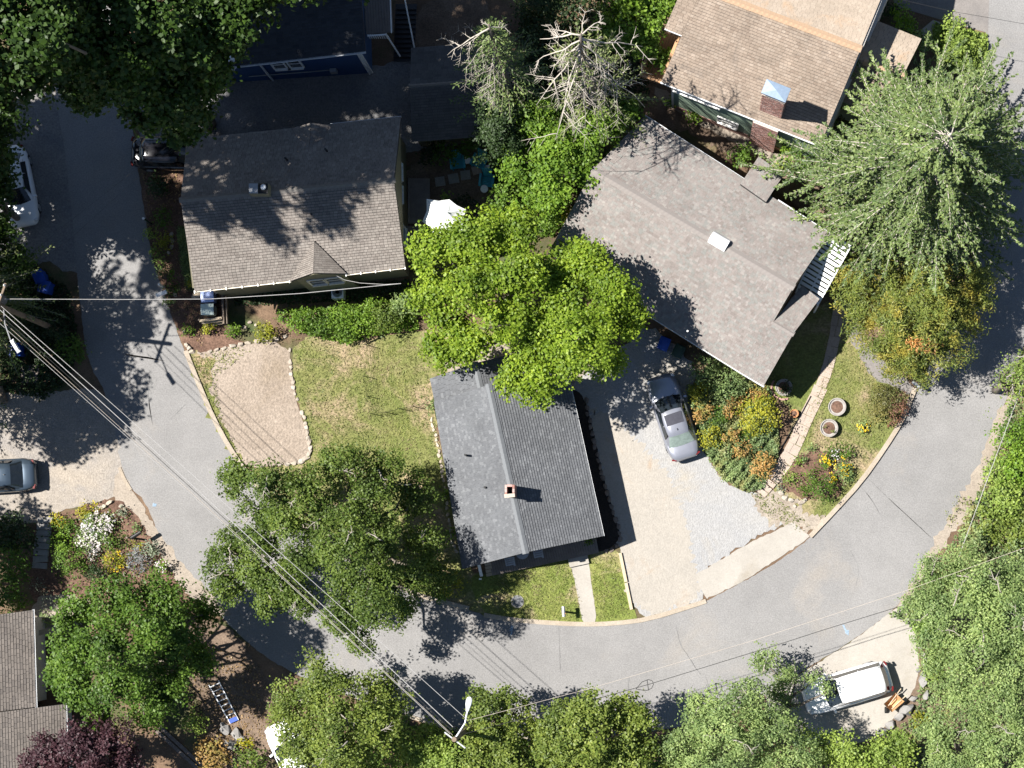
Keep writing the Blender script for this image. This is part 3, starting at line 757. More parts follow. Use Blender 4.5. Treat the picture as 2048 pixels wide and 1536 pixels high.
walls(inset([P(1517, 313, 3.3), P(1567, 350, 3.3), P(1540, 392, 3.5), P(1489, 356, 3.5)], .2), 0, 3.15, MT['taupe_wall'], E)
for A_, B_, ap in ((P(1652, 472, 3.45), P(1492, 742, 3.25), P(1583, 576, 4.9)), (P(1296, 240, 3.45), P(1106, 503, 3.25), P(1192, 343, 4.9))):
    B().slab([A_, B_, ap], .08).mk('gable', MT['taupe_wall'], E, fix=False)
gutter(P(1097, 505, 3.4), P(1486, 748, 3.4), E, MT['white_metal']); gutter(P(1486, 748, 3.4), P(1528, 773, 3.4), E, MT['white_metal'])
gutter(P(1491, 360, 3.6), P(1290, 231, 3.6), E, MT['white_metal'], w=.08); gutter(P(1661, 468, 3.6), P(1556, 400, 3.6), E, MT['white_metal'], w=.08)
b = B(); c0 = P(1438, 483, 5.02); dr = (P(1587, 574, 5.1) - P(1186, 339, 5.1)).normalized(); sd = Vector((-dr.y, dr.x, 0))
rows = []
for s in (-.62, .62): rows.append([c0 + dr * s * .82 + sd * (math.cos(a) * .36) + Vector((0, 0, math.sin(a) * .42 - .1)) for a in [math.pi * i / 12 for i in range(13)]])
b.grid(rows); b.f.append(tuple(range(13))); b.f.append(tuple(range(25, 12, -1)))
b.mk('roof_vent', MT['white_metal'], E, smooth=False)
B().tube([P(1375, 662, 4.4), P(1375, 662, 4.75)], .05, n=8).mk('vent_pipe', MT['white'], E)

# --- white slatted porch awning
AW = thing('awning', 'white slatted porch awning on the right side of the taupe roofed house', 'awning', P(1650, 540))
aw = [P(1648, 455, 3.3), P(1704, 491, 3.3), P(1636, 612, 3.0), P(1590, 585, 3.0)]
for i in range(15):
    t0 = (i + .12) / 15; t1 = (i + .8) / 15
    q = [bil(aw, 0, t0), bil(aw, 1, t0), bil(aw, 1, t1), bil(aw, 0, t1)]
    B().slab(q, .05).mk('slat', MT['white_metal'], AW, fix=False)
for s in (.03, .5, .98):
    B().beam(bil(aw, s, 0) - Vector((0, 0, .12)), bil(aw, s, 1) - Vector((0, 0, .12)), .08, .12).mk('beam', MT['white_metal'], AW)
for t in (.02, .98):
    p = bil(aw, .97, t); B().box((p.x, p.y, 1.5), (.1, .1, 2.9)).mk('post', MT['white'], AW)

# --- grey roofed bungalow in the middle
D = thing('house', 'grey shingled bungalow with a small brick chimney, front porch and white east gutter', 'house', P(1040, 940))
d_w = [P(868, 803, 2.55), P(925, 1138, 2.55), P(1051, 1105, 4.5), P(977, 770, 4.5)]
d_e = [P(1133, 737, 2.55), P(1207, 1072, 2.55), P(1051, 1105, 4.5), P(977, 770, 4.5)]
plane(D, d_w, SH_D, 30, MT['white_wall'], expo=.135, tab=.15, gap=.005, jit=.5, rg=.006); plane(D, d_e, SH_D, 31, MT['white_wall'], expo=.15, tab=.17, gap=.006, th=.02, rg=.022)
x_w = [P(870, 806, 2.45), P(860, 757, 2.45), P(950, 726, 3.6), P(961, 778, 3.6)]
x_e = [P(1066, 752, 2.45), P(1050, 702, 2.45), P(950, 726, 3.6), P(961, 778, 3.6)]
plane(D, x_w, SH_D, 32, MT['white_wall']); plane(D, x_e, SH_D, 33, MT['white_wall'])
ridge_caps(P(977, 770, 4.52), P(1051, 1105, 4.52), D, CAP_D, step=.27, half=.17, th=.012)
ridge_caps(P(950, 726, 3.62), P(961, 776, 3.62), D, CAP_D, step=.27, half=.17, th=.012)
walls(inset([P(880, 803), P(925, 1105), P(1205, 1040), P(1140, 737)], .35), 0, 2.45, MT['white_wall'], D)
walls(inset([P(870, 800), P(866, 765), P(1050, 710), P(1060, 752)], .2), 0, 2.35, MT['white_wall'], D)
for A_, B_, ap in ((P(928, 1130, 2.5), P(1203, 1068, 2.5), P(1049, 1098, 4.35)), (P(872, 806, 2.5), P(1130, 742, 2.5), P(979, 776, 4.35))):
    B().slab([A_, B_, ap], .08).mk('gable', MT['white_wall'], D, fix=False)
gutter(P(1207, 1072, 2.55), P(1133, 737, 2.55), D, MT['white_metal'])
ch = B(); cz = 4.2
cc = P(1019, 981, 5.8)
for k in range(19):
    for sx, sy, w_, l_ in ((-.20, 0, .12, .62), (.20, 0, .12, .62), (0, -.26, .28, .12), (0, .26, .28, .12)):
        n = 3 if l_ > .3 else 1
        for j in range(n):
            ch.box((cc.x + sx, cc.y + sy + (j - (n - 1) / 2) * l_ / n, cz + k * .083), (w_ - .008, l_ / n - .008, .075))
ch.mk('chimney', MT['brick'], D, fix=False)
B().box((cc.x, cc.y - .27, 5.8), (.56, .2, .05), .1).mk('chimney_crown', MT['stone'], D)
for x, y in ((931, 910), (970, 975)):
    p = P(x, y, 3.7); b = B(); b.tube([p - Vector((0, 0, .4)), p + Vector((0, 0, .22))], .06, n=10); b.mk('vent_pipe', MT['black'], D)
DK = thing('porch_deck', 'grey plank porch deck under the front edge of the grey bungalow', 'porch', P(1090, 1115))
dk = [P(985, 1151, .4), P(1198, 1105, .4), P(1190, 1060, .4), P(972, 1105, .4)]
for i in range(44):
    t0 = i / 44; t1 = (i + .9) / 44
    B().slab([bil(dk, t0, 0), bil(dk, t1, 0), bil(dk, t1, 1), bil(dk, t0, 1)], .04).mk('plank', MT['greywood'], DK, fix=False)
B().beam(bil(dk, 0, .02) - Vector((0, 0, .14)), bil(dk, 1, .02) - Vector((0, 0, .14)), .06, .2).mk('rim_board', MT['greywood'], DK)
B().box(P(1157, 1121, .12), (1.1, .55, .22), ang(213, -46)).mk('step', MT['concrete'], DK)
for s in (.02, .33, .66, .98):
    p = bil(dk, s, .7); B().box((p.x, p.y, 1.4), (.1, .1, 2.0)).mk('post', MT['white'], DK)

# --- grey-tan house on the left
Cc = thing('house', 'house at left with grey-tan roof dappled by tree shade and a little front dormer', 'house', P(600, 410))
ce, cr = 5.0, 7.3
c_s = [P(389, 582, ce), P(811, 534, ce), P(788, 360, cr), P(361, 400, cr)]
c_n = [P(375, 279, ce), P(802, 234, ce), P(788, 360, cr), P(361, 400, cr)]
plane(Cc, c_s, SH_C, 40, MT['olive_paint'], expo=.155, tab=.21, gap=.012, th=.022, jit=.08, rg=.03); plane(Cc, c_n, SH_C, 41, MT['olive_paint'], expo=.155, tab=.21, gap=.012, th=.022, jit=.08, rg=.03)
ridge_caps(P(361, 400, cr + .01), P(788, 360, cr + .01), Cc, CAP_C, step=.3, th=.012)
pk, bk = P(627, 546, 6.0), P(629, 480, 6.0)
plane(Cc, [P(579, 563, 5.1), P(627, 546, 6.0), P(629, 482, 6.05), P(628, 484, 6.02)], SH_C, 42, MT['olive_paint'], expo=.16)
plane(Cc, [P(693, 547, 5.15), P(627, 546, 6.0), P(629, 482, 6.05), P(630, 484, 6.02)], SH_C, 43, MT['olive_paint'], expo=.16)
plane(Cc, [P(584, 257, 5.1), P(622, 246, 5.7), P(618, 300, 5.75), P(616, 298, 5.72)], SH_C, 44, MT['olive_paint'], expo=.16)
plane(Cc, [P(662, 250, 5.1), P(622, 246, 5.7), P(618, 300, 5.75), P(620, 298, 5.72)], SH_C, 45, MT['olive_paint'], expo=.16)
fpc = inset([P(389, 582, ce), P(811, 534, ce), P(802, 234, ce), P(375, 279, ce)], .42)
walls(fpc, 0, 4.9, MT['olive_paint'], Cc)
dwf = [(p.x, p.y) for p in (P(592, 560, 5), P(688, 549, 5), P(686, 530, 5), P(590, 541, 5))]
walls(dwf, 0, 4.95, MT['olive_paint'], Cc, name='dormer_wall')
B().slab([P(592, 560, 4.95), P(688, 549, 4.95), P(628, 548.5, 5.9)], .08).mk('dormer_gable', MT['olive_paint'], Cc, fix=False)
for A_, B_, ap in ((P(385, 576, 4.9), P(372, 284, 4.9), P(364, 400, 7.1)), (P(808, 530, 4.9), P(800, 239, 4.9), P(786, 361, 7.1))):
    B().slab([A_, B_, ap], .08).mk('gable', MT['olive_paint'], Cc, fix=False)
gutter(P(389, 583, ce), P(582, 562, ce), Cc, MT['offwhite']); gutter(P(692, 549, ce), P(812, 535, ce), Cc, MT['offwhite'])
gutter(P(802, 233, ce), P(660, 248, ce), Cc, MT['white_metal'], w=.06)
for i in range(12):
    t = i / 11; x0, y0 = (389 + 193 * t * 1.0, 583 - 21.5 * t) if i < 7 else (692 + 118 * (i - 7) / 4, 549 - 14 * (i - 7) / 4)
    if i < 7: x0, y0 = 389 + 190 * i / 6, 583 - 21 * i / 6
    B().box(P(x0, y0 + 1, ce + .02), (.05, .16, .03), ang(422, -48)).mk('gutter_bracket', MT['white'], Cc)
f_s = Vector((.11, -1, 0))
sw = [P(0, 0)] * 0
def onwall(fp, i, j, t, z, out=.01):
    a = Vector((*fp[i], 0)); b_ = Vector((*fp[j], 0)); d = (b_ - a); n = Vector((d.y, -d.x, 0)).normalized()
    c = sum((Vector((*p, 0)) for p in fp), Vector()) / len(fp)
    p = a + d * t
    if (p - c).dot(n) < 0: n = -n
    return p + n * out + Vector((0, 0, z)), n
for t in (.37, .72):
    p, n = onwall(dwf, 0, 1, t, 3.9, .02); window(p, n, .75, 1.3, Cc, 'offwhite')
for t, z in ((.26, 2.2), (.72, 3.2)):
    p, n = onwall(fpc, 1, 2, t, z, .02); window(p, n, .9, 1.2, Cc, 'white')
p, n = onwall(fpc, 1, 2, .55, 3.3, .02); window(p, n, .9, 1.3, Cc, 'white')
b = B(); p = P(520, 380, 7.6); b.box((p.x, p.y, 7.3), (1.0, .55, 1.3)); b.mk('chimney', MT['olive_paint'], Cc)
B().box((p.x - .25, p.y, 7.99), (.46, .5, .08)).mk('chimney_crown', MT['grey_metal'], Cc)
B().box((p.x + .25, p.y, 7.98), (.46, .5, .06)).mk('chimney_crown', MT['black'], Cc)
B().lathe([(.10, 0), (.10, .12), (.15, .12), (.12, .18), (0, .2)], (p.x + .28, p.y + .05, 8.0), 12).mk('flue_cap', MT['white_metal'], Cc)
for x, y in ((572, 318), (624, 430), (652, 300)):
    q = P(x, y, 6.5); B().tube([q - Vector((0, 0, .3)), q + Vector((0, 0, .25))], .055, n=8).mk('vent_pipe', MT['black'], Cc)
ST = thing('staircase', 'dark grey timber stairs and landing on the shaded east side of the grey-tan house', 'stairs', P(835, 420))
for i in range(9):
    z = 1.5 - i * .165; B().box(P(838, 442 - i * 10, z), (1.2, .29, .05)).mk('tread', MT['greywood'], ST)
for i in range(22):
    B().box(P(812 + (i % 11) * 4.2, 452 + (i // 11) * 28 + 14, 1.5), (.105, .76, .04)).mk('deck_board', MT['greywood'], ST)
for x in (810, 856):
    for y in (450, 505): B().box(P(x, y, .75), (.1, .1, 1.5)).mk('post', MT['greywood'], ST)
B().beam(P(856, 452, 2.4), P(856, 508, 2.4), .05, .09).mk('rail', MT['greywood'], ST); B().beam(P(818, 442, 2.4), P(818, 358, 1.0), .05, .09).mk('rail', MT['greywood'], ST)

# --- tan roofed house
F = thing('house', 'house with the sunlit tan shingle roof, green siding and brick chimney at top', 'house', P(1520, 150))
fe, fr = 5.2, 7.5
f_s1 = [P(1322, 164, fe), P(1640, 291, fe), P(1721, 99, fr), P(1404, -22, fr)]
_fm = f_s1[0].lerp(f_s1[3], .51); _fo = (f_s1[0] - f_s1[1]).normalized() * .95
f_s2 = [_fm + _fo, _fm, f_s1[3], f_s1[3] + _fo]
f_n = [P(1830, -150, fe), P(1440, -300, fe), P(1356, -40, fr), P(1721, 97, fr)]
f_n = [P(1440, -300, fe), P(1822, -150, fe), P(1721, 97, fr), f_s1[3] + _fo]
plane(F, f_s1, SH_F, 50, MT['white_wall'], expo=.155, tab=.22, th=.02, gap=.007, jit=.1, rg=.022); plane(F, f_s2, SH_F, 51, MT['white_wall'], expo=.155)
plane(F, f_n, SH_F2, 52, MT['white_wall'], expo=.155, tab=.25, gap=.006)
ridge_caps(f_s1[3] + Vector((0, 0, .03)), P(1721, 97, fr + .03), F, CAP_F, step=.26, half=.19, th=.05)
fw1 = [P(1665, 195, 4.6), P(1775, 240, 4.6), P(1806, 152, 5.5), P(1705, 114, 5.5)]
fw2 = [P(1735, 34, 4.6), P(1843, 78, 4.6), P(1806, 152, 5.5), P(1705, 114, 5.5)]
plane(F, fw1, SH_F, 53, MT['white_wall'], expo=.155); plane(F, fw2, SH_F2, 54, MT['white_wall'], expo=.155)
ridge_caps(P(1730, 124, 5.53), P(1806, 152, 5.53), F, CAP_F, step=.3, half=.19, th=.02)
walls(inset([P(1672, 195, 4.5), P(1770, 234, 4.5), P(1836, 84, 4.5), P(1740, 42, 4.5)], .2), 0, 4.5, MT['green_siding'], F)
fpf = [(p.x, p.y) for p in (P(1346, 214), P(1634, 330), P(1802, -58), P(1490, -210))]
walls(fpf, 0, 5.1, MT['white_wall'], F)
a0 = Vector((*fpf[0], 0)); a1 = Vector((*fpf[1], 0)); dw = (a1 - a0).normalized(); nw = Vector((dw.y, -dw.x, 0))
sb = B()
for k in range(29):
    z = .75 + k * .15; q = [a0 + nw * .045 + Vector((0, 0, z)), a1 + nw * .045 + Vector((0, 0, z)), a1 + nw * .02 + Vector((0, 0, z + .16)), a0 + nw * .02 + Vector((0, 0, z + .16))]
    sb.poly(q); sb.poly([q[0], q[1], q[1] - nw * .03, q[0] - nw * .03])
sb.mk('siding', MT['green_siding'], F, fix=False, kind='stuff')
B().beam(a0 + nw * .03 + Vector((0, 0, .36)), a1 + nw * .03 + Vector((0, 0, .36)), .06, .7).mk('foundation', MT['brick'], F)
B().beam(a0 + nw * .06 + Vector((0, 0, .2)), a0 + nw * .06 + Vector((0, 0, 5)), .12, .12).mk('corner_trim', MT['white'], F)
p = a0 + dw * 3.25 + nw * .05 + Vector((0, 0, 1.75)); window(p, nw, 1.05, .95, F)
p = a0 + dw * 1.4 + nw * .05 + Vector((0, 0, 4.3)); window(p, nw, 2.6, .2, F, sash=False)
gutter(P(1321, 164, fe), P(1641, 292, fe), F, MT['white_metal'])
gutter(_fm + _fo, _fm, F, MT['white_metal'])
B().slab([P(1640, 291, 5.05), P(1722, 97, 7.4), P(1822, -150, 5.05)], .08).mk('gable', MT['white_wall'], F, fix=False)
q = P(1524, 33, 7.0); b = B(); b.tube([q - Vector((0, 0, .5)), q + Vector((0, 0, .35))], .07, n=10); b.lathe([(.13, .3), (.13, .42), (0, .48)], q[:], 12); b.mk('vent_pipe', MT['black'], F)
CHF = thing('chimney', 'tall red brick chimney with pale metal cap rising through the tan roof', 'chimney', a0 + dw * 5.4)
def brickstack(o, wx, wy, z0, z1, par, bl=.215, bh=.078):
    core = B(); bb = B(); rr = random.Random(int(z1 * 7))
    def pt(x, y, z): return o + dw * x + nw * y + Vector((0, 0, z))
    core.v = [pt(x, y, z)[:] for z in (z0, z1) for x, y in ((-wx / 2, -wy / 2), (wx / 2, -wy / 2), (wx / 2, wy / 2), (-wx / 2, wy / 2))]
    core.f = [(3, 2, 1, 0), (4, 5, 6, 7), (0, 1, 5, 4), (1, 2, 6, 5), (2, 3, 7, 6), (3, 0, 4, 7)]
    core.mk('chimney_core', MT['mortar'], par)
    def brk(x0, x1, y0, y1, za, zb):
        n = len(bb.v); bb.v += [pt(x, y, z)[:] for z in (za, zb) for x, y in ((x0, y0), (x1, y0), (x1, y1), (x0, y1))]
        bb.f.extend([tuple(n + i for i in f) for f in ((3, 2, 1, 0), (4, 5, 6, 7), (0, 1, 5, 4), (1, 2, 6, 5), (2, 3, 7, 6), (3, 0, 4, 7))])
    rows = int((z1 - z0) / bh)
    for r in range(rows):
        z = z0 + r * bh; off = (r % 2) * bl / 2
        for wdt, fx in ((wx, 0), (wy, 1)):
            x = -wdt / 2 - off
            while x < wdt / 2 - .02:
                u0, u1 = max(x, -wdt / 2), min(x + bl - .026, wdt / 2)
                if u1 - u0 > .03:
                    e = rr.uniform(.004, .014)
                    for sg in (-1, 1):
                        if fx == 0:
                            ys = sorted((sg * wy / 2 - .01 * sg, sg * (wy / 2 + e))); brk(u0, u1, ys[0], ys[1], z, z + bh - .022)
                        else:
                            xs = sorted((sg * wx / 2 - .01 * sg, sg * (wx / 2 + e))); brk(xs[0], xs[1], u0, u1, z, z + bh - .022)
                x += bl
    bb.mk('bricks', MT['brick'], par, fix=False, kind='stuff')
co = a0 + dw * 5.4 + nw * .12
brickstack(co, 1.42, .36, 0, 4.95, CHF); co = co + nw * -.62; brickstack(co + nw * -.1, 1.2, .6, 4.6, 9.1, CHF)
B().box(tuple(co + nw * -.1 + Vector((0, 0, 8.72))), (1.26, .66, .07), math.atan2(dw.y, dw.x)).mk('band', MT['mortar'], CHF)
cb = B(); o = co + nw * -.1
cb.v = [(o + dw * x + nw * y + Vector((0, 0, z)))[:] for x, y, z in ((-.66, -.38, 9.12), (.66, -.38, 9.12), (.66, .38, 9.12), (-.66, .38, 9.12), (-.66, -.38, 9.24), (.66, -.38, 9.24), (.66, .38, 9.24), (-.66, .38, 9.24), (0, 0, 9.36))]
cb.f = [(3, 2, 1, 0), (0, 1, 5, 4), (1, 2, 6, 5), (2, 3, 7, 6), (3, 0, 4, 7), (4, 5, 8), (5, 6, 8), (6, 7, 8), (7, 4, 8)]
cb.mk('metal_cap', MT['cap_metal'], CHF)
BA = thing('balcony', 'cedar board balcony tucked under the left end of the tan roof', 'balcony', P(1325, 130))
bq = [P(1282, 150, 3.0), P(1330, 166, 3.0), P(1362, 76, 3.0), P(1320, 60, 3.0)]
for i in range(9):
    B().slab([bil(bq, i / 9, 0), bil(bq, (i + .9) / 9, 0), bil(bq, (i + .9) / 9, 1), bil(bq, i / 9, 1)], .04).mk('plank', MT['cedar'], BA, fix=False)
for a_, b_ in (((1357, 74), (1327, 150)), ((1318, 58), (1283, 140))):
    for k in range(5):
        B().beam(P(*a_, 3.15 + k * .2), P(*b_, 3.15 + k * .2), .04, .17).mk('rail_board', MT['cedar'], BA)
    B().beam(P(*a_, 4.2), P(*b_, 4.2), .16, .05).mk('hand_rail', MT['cedar'], BA)
B().beam(P(1281, 150, 4.1), P(1324, 165, 4.1), .12, .05).mk('hand_rail', MT['cedar'], BA)
for i in range(13):
    p = P(1281 + 43 * i / 12, 150 + 15 * i / 12, 3.55); B().box(p, (.05, .05, 1.0)).mk('baluster', MT['cedar'], BA)
for p in (P(1284, 148), P(1328, 160)): B().box((p.x, p.y, 1.5), (.14, .14, 3)).mk('post', MT['cedar'], BA)

# --- blue house in deep shade
A = thing('house', 'blue sided house with dark roof and white windows in deep tree shade', 'house', P(570, 40))
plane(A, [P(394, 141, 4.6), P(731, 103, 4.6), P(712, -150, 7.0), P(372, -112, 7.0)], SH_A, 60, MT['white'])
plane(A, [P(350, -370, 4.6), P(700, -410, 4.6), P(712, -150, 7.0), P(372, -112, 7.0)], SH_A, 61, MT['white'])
fpa = [(p.x, p.y) for p in (P(414, 168), P(745, 146), P(728, -330), P(395, -300))]
walls(fpa, 0, 4.5, MT['blue_paint'], A)
for t, z, wd, ht in ((.51, 3.0, .78, 1.45), (.585, 3.0, .78, 1.45), (.19, 3.3, .85, .65)):
    p, n = onwall(fpa, 0, 1, t, z, .02); window(p, n, wd, ht, A)
p, n = onwall(fpa, 0, 1, .83, 4.2, .03); B().box(p, (1.1, .12, .16), ang(331, -22)).mk('vent_trim', MT['white'], A)
for t in (.985, .40):
    p, n = onwall(fpa, 0, 1, t, .1, .07); B().tube([p, p + Vector((0, 0, 4.4))], .06, n=6).mk('downspout', MT['white_metal'], A)
p, n = onwall(fpa, 0, 1, .995, .1, .03); B().box(p + Vector((0, 0, 2.2)), (.2, .06, 4.4), ang(331, -22)).mk('corner_trim', MT['white'], A)
p, n = onwall(fpa, 0, 1, .79, 1.3, .12); B().box(p, (.36, .2, .5), ang(331, -22)).mk('meter_box', MT['grey_metal'], A)
p, n = onwall(fpa, 0, 1, .28, 1.15, .06); p2, n = onwall(fpa, 0, 1, .78, 1.35, .06); B().tube([p, p2], .035, n=6).mk('conduit', MT['grey_metal'], A)
gutter(P(393, 142, 4.6), P(731, 104, 4.6), A, MT['white_metal'])
q = P(463, 119, 5.0); B().lathe([(.14, -.2), (.14, .12), (.2, .14), (.18, .25), (0, .3)], q[:], 12).mk('roof_vent', MT['white_metal'], A)
PO = thing('staircase', 'dark porch stairs with blue-white handrails beside the blue house', 'stairs', P(800, 60))
for i in range(12):
    B().box(P(808 + i * .4, 118 - i * 9.5, .2 + i * .18), (1.15, .29, .05)).mk('tread', MT['black'], PO)
po = [P(735, 108, 2.4), P(790, 104, 2.4), P(782, -20, 2.4), P(728, -16, 2.4)]
for i in range(10): B().slab([bil(po, i / 10, .32), bil(po, (i + .9) / 10, .32), bil(po, (i + .9) / 10, 1), bil(po, i / 10, 1)], .04).mk('plank', MT['greywood'], PO, fix=False)
B().beam(P(829, 96, 1.2), P(810, 0, 3.3), .07, .09).mk('hand_rail', MT['white'], PO); B().beam(P(800, 112, 1.0), P(772, 68, 3.0), .09, .09).mk('hand_rail', MT['white'], PO)
B().beam(P(735, 72, 3.2), P(772, 69, 3.2), .08, .07).mk('hand_rail', MT['white'], PO); B().beam(P(736, 74, 2.5), P(774, 71, 2.5), .06, .07).mk('bottom_rail', MT['blue_paint'], PO)
for i in range(9):
    p = P(738 + i * 4.3, 73, 2.85); B().box(p, (.04, .04, .75)).mk('baluster', MT['white'], PO)
B().beam(P(783, 66, 3.3), P(780, -20, 3.3), .06, .08).mk('hand_rail', MT['white'], PO)

# --- shed
SB = thing('shed', 'low shed with a dark grey gable roof in the shade right of the grey-tan house', 'shed', P(890, 190))
plane(SB, [P(823, 284, 2.3), P(985, 272, 2.3), P(980, 160, 3.1), P(820, 172, 3.1)], SH_B, 70, MT['greywood'])
plane(SB, [P(822, 96, 2.3), P(985, 84, 2.3), P(980, 160, 3.1), P(820, 172, 3.1)], SH_B, 71, MT['greywood'])
walls(inset([P(823, 284, 2.3), P(985, 272, 2.3), P(985, 84, 2.3), P(822, 96, 2.3)], .25), 0, 2.25, MT['olive_paint'], SB)
ridge_caps(P(820, 172, 3.11), P(980, 160, 3.11), SB, CAP_C, step=.3, th=.012)
# --- brown house, lower left
Gh = thing('house', 'house at the lower left corner with brown-grey roof and white right gutter', 'house', P(20, 1380))
plane(Gh, [P(66, 1220, 3.0), P(72, 1414, 3.0), P(-125, 1438, 4.7), P(-130, 1246, 4.7)], SH_G, 80, MT['white_wall'], gap=.02)
plane(Gh, [P(131, 1408, 2.45), P(136, 1580, 2.45), P(-122, 1600, 4.7), P(-126, 1440, 4.7)], SH_G, 81, MT['white_wall'], gap=.02)
walls(inset([P(66, 1220, 3.0), P(72, 1420, 3.0), P(-130, 1440, 3), P(-130, 1246, 3)], .4), 0, 2.8, MT['white_wall'], Gh)
walls(inset([P(131, 1408, 2.4), P(136, 1580, 2.4), P(-122, 1600, 2.4), P(-126, 1440, 2.4)], .4), 0, 2.3, MT['white_wall'], Gh)
gutter(P(72.5, 1415, 3.0), P(66.5, 1219, 3.0), Gh, MT['white_metal']); gutter(P(137, 1580, 2.45), P(131.5, 1408, 2.45), Gh, MT['white_metal'])
PP_ = thing('porch_deck', 'small pale board landing at the right of the brown roofed house', 'porch', P(95, 1262))
lp = [P(70, 1262, 1.0), P(122, 1251, 1.0), P(124, 1262, 1.0), P(72, 1272, 1.0)]
for i in range(4): B().slab([bil(lp, 0, i / 4), bil(lp, 1, i / 4), bil(lp, 1, (i + .92) / 4), bil(lp, 0, (i + .92) / 4)], .04).mk('plank', MT['palewood'], PP_, fix=False)
for x, y in ((74, 1268), (120, 1259)): B().box(P(x, y, .48), (.1, .1, .96)).mk('post', MT['palewood'], PP_)
# ================================================================ VEHICLES
GL_CAR = plain('car_glass', (.012, .016, .02), .04, spec=.7, var=.2)
GL_PALE = plain('car_glass_pale', (.16, .20, .18), .08, spec=.6, var=.2)
LAMP_R = plain('tail_lamp', (.12, .012, .012), .2); LAMP_W = plain('head_lamp', (.55, .57, .6), .12, spec=.7)
def carpaint(name, c, metal=.3, rough=.28):
    return plain(name, c, rough, metal=metal, spec=.5, var=.03, scale=3, coat=.35)
def car(name, label, cat, L, W, H, paint, hood=1.15, boot=.95, suv=False, sunroof=False, rearglass=None, zb=.92, group='parked cars'):
    t = thing(name, label, cat, (0, 0, 0), group)
    hl, hw = L / 2, W / 2
    xs = [-hl, -hl * .985, -hl * .95, -hl * .88, -hl * .75, -hl * .6, -hl * .4, -hl * .2, 0, hl * .2, hl * .4, hl * .6, hl * .75, hl * .87, hl * .94, hl * .98, hl]
    xw, xr = hl - hood, -hl + boot       # windscreen base, rear glass base
    def half(x):
        a = abs(x) / hl; return hw * (1 - .30 * max(0, (a - .55) / .45) ** 3.2 - .03 * a * a)
    def top(x):
        if x > xw: s = (x - xw) / (hl - xw); return zb + .03 - .20 * s ** 1.7 - (.12 * max(0, (s - .85) / .15) ** 2)
        if x < xr: s = (xr - x) / (hl + xr) if hl + xr > 0 else 0; return zb + (.08 if not suv else .02) - .08 * s - .12 * max(0, (s - .8) / .2) ** 2
        return zb + .03
    rows = []
    for x in xs:
        w, z = half(x), top(x); e = max(0, (abs(x) / hl - .94) / .06)
        zl = .22 + .1 * e
        pr = [(-.80, zl), (-.96, zl + .10), (-1, .50), (-.995, z * .72), (-.955, z - .10), (-.88, z - .025), (-.6, z + .015), (-.3, z + .03), (0, z + .035)]
        pr = pr + [(-y, zz) for y, zz in pr[-2::-1]]
        rows.append([(x, y * w, zz - e * (.06 if zz > .5 else 0)) for y, zz in pr])
    b = B(); b.grid(rows); n = len(rows[0]); b.f.append(tuple(range(n))); b.f.append(tuple(len(b.v) - 1 - i for i in range(n)))
    b.mk('body', paint, t, smooth=True)
    xw2, xr2 = xw - (.78 if not suv else .72), xr + (.62 if not suv else .22)
    wb, wr = hw * .88, hw * (.66 if not suv else .74)
    def ring(x, wq, z, zc):
        return [(x, -wb, zb - .02), (x, -wb * .985, zb + .02), (x, -wq - (wb - wq) * .12, zb + (z - zb) * .86), (x, -wq, z - .02), (x, -wq * .5, z + zc * .8), (x, 0, z + zc), (x, wq * .5, z + zc * .8), (x, wq, z - .02), (x, wq + (wb - wq) * .12, zb + (z - zb) * .86), (x, wb * .985, zb + .02), (x, wb, zb - .02)]
    def flat(x): return [(x, y, zb + .005 + (.02 if abs(y) < wb * .5 else 0)) for y in [-wb, -wb * .985, -wb * .92, -wb * .85, -wb * .45, 0, wb * .45, wb * .85, wb * .92, wb * .985, wb]]
    zt = H - .04
    cr = [flat(xr), ring(xr2, wr * .86, zt - .05, .02), ring(xr2 + .22, wr * .96, zt - .01, .035), ring((xr2 + xw2) / 2, wr, zt, .045), ring(xw2 - .3, wr * .97, zt - .015, .04), ring(xw2, wr * .88, zt - .06, .02), flat(xw)]
    # bow of the glass
    cr[1] = [(x - .06 * (1 - (y / wb) ** 2) + .05, y, z) for x, y, z in cr[1]]; cr[5] = [(x + .10 * (1 - (y / wb) ** 2) - .06, y, z) for x, y, z in cr[5]]; cr[0] = [(x - .10 * (1 - (y / wb) ** 2), y, z) for x, y, z in cr[0]]; cr[-1] = [(x + .16 * (1 - (y / wb) ** 2), y, z) for x, y, z in cr[-1]]
    b = B(); b.grid(cr); b.mk('cabin', paint, t, smooth=True)
    V = lambda p: Vector(p)
    def glass(name, r0, r1, i0, i1, mat, a=.06, bb_=.94, off=.012):
        b = B(); rr_ = []
        for s in (a, .5, bb_): rr_.append([V(r0[i]).lerp(V(r1[i]), s) for i in range(i0, i1 + 1)])
        k = len(rr_[0])
        for r in rr_:       # inset the outer ends so that a pillar shows
            r[0] = r[0].lerp(r[1], .12); r[-1] = r[-1].lerp(r[-2], .12)
        nn = (rr_[0][k // 2] - rr_[2][k // 2]).cross(rr_[1][0] - rr_[1][-1]).normalized()
        if nn.z < 0: nn = -nn
        b.grid([[p + nn * off for p in r] for r in rr_]); return b.mk(name, mat, t, fix=False, smooth=True)
    glass('windscreen', cr[6], cr[5], 2, 8, GL_CAR, .08, .96)
    glass('rear_window', cr[0], cr[1], 2, 8, rearglass or GL_CAR, .12, .93)
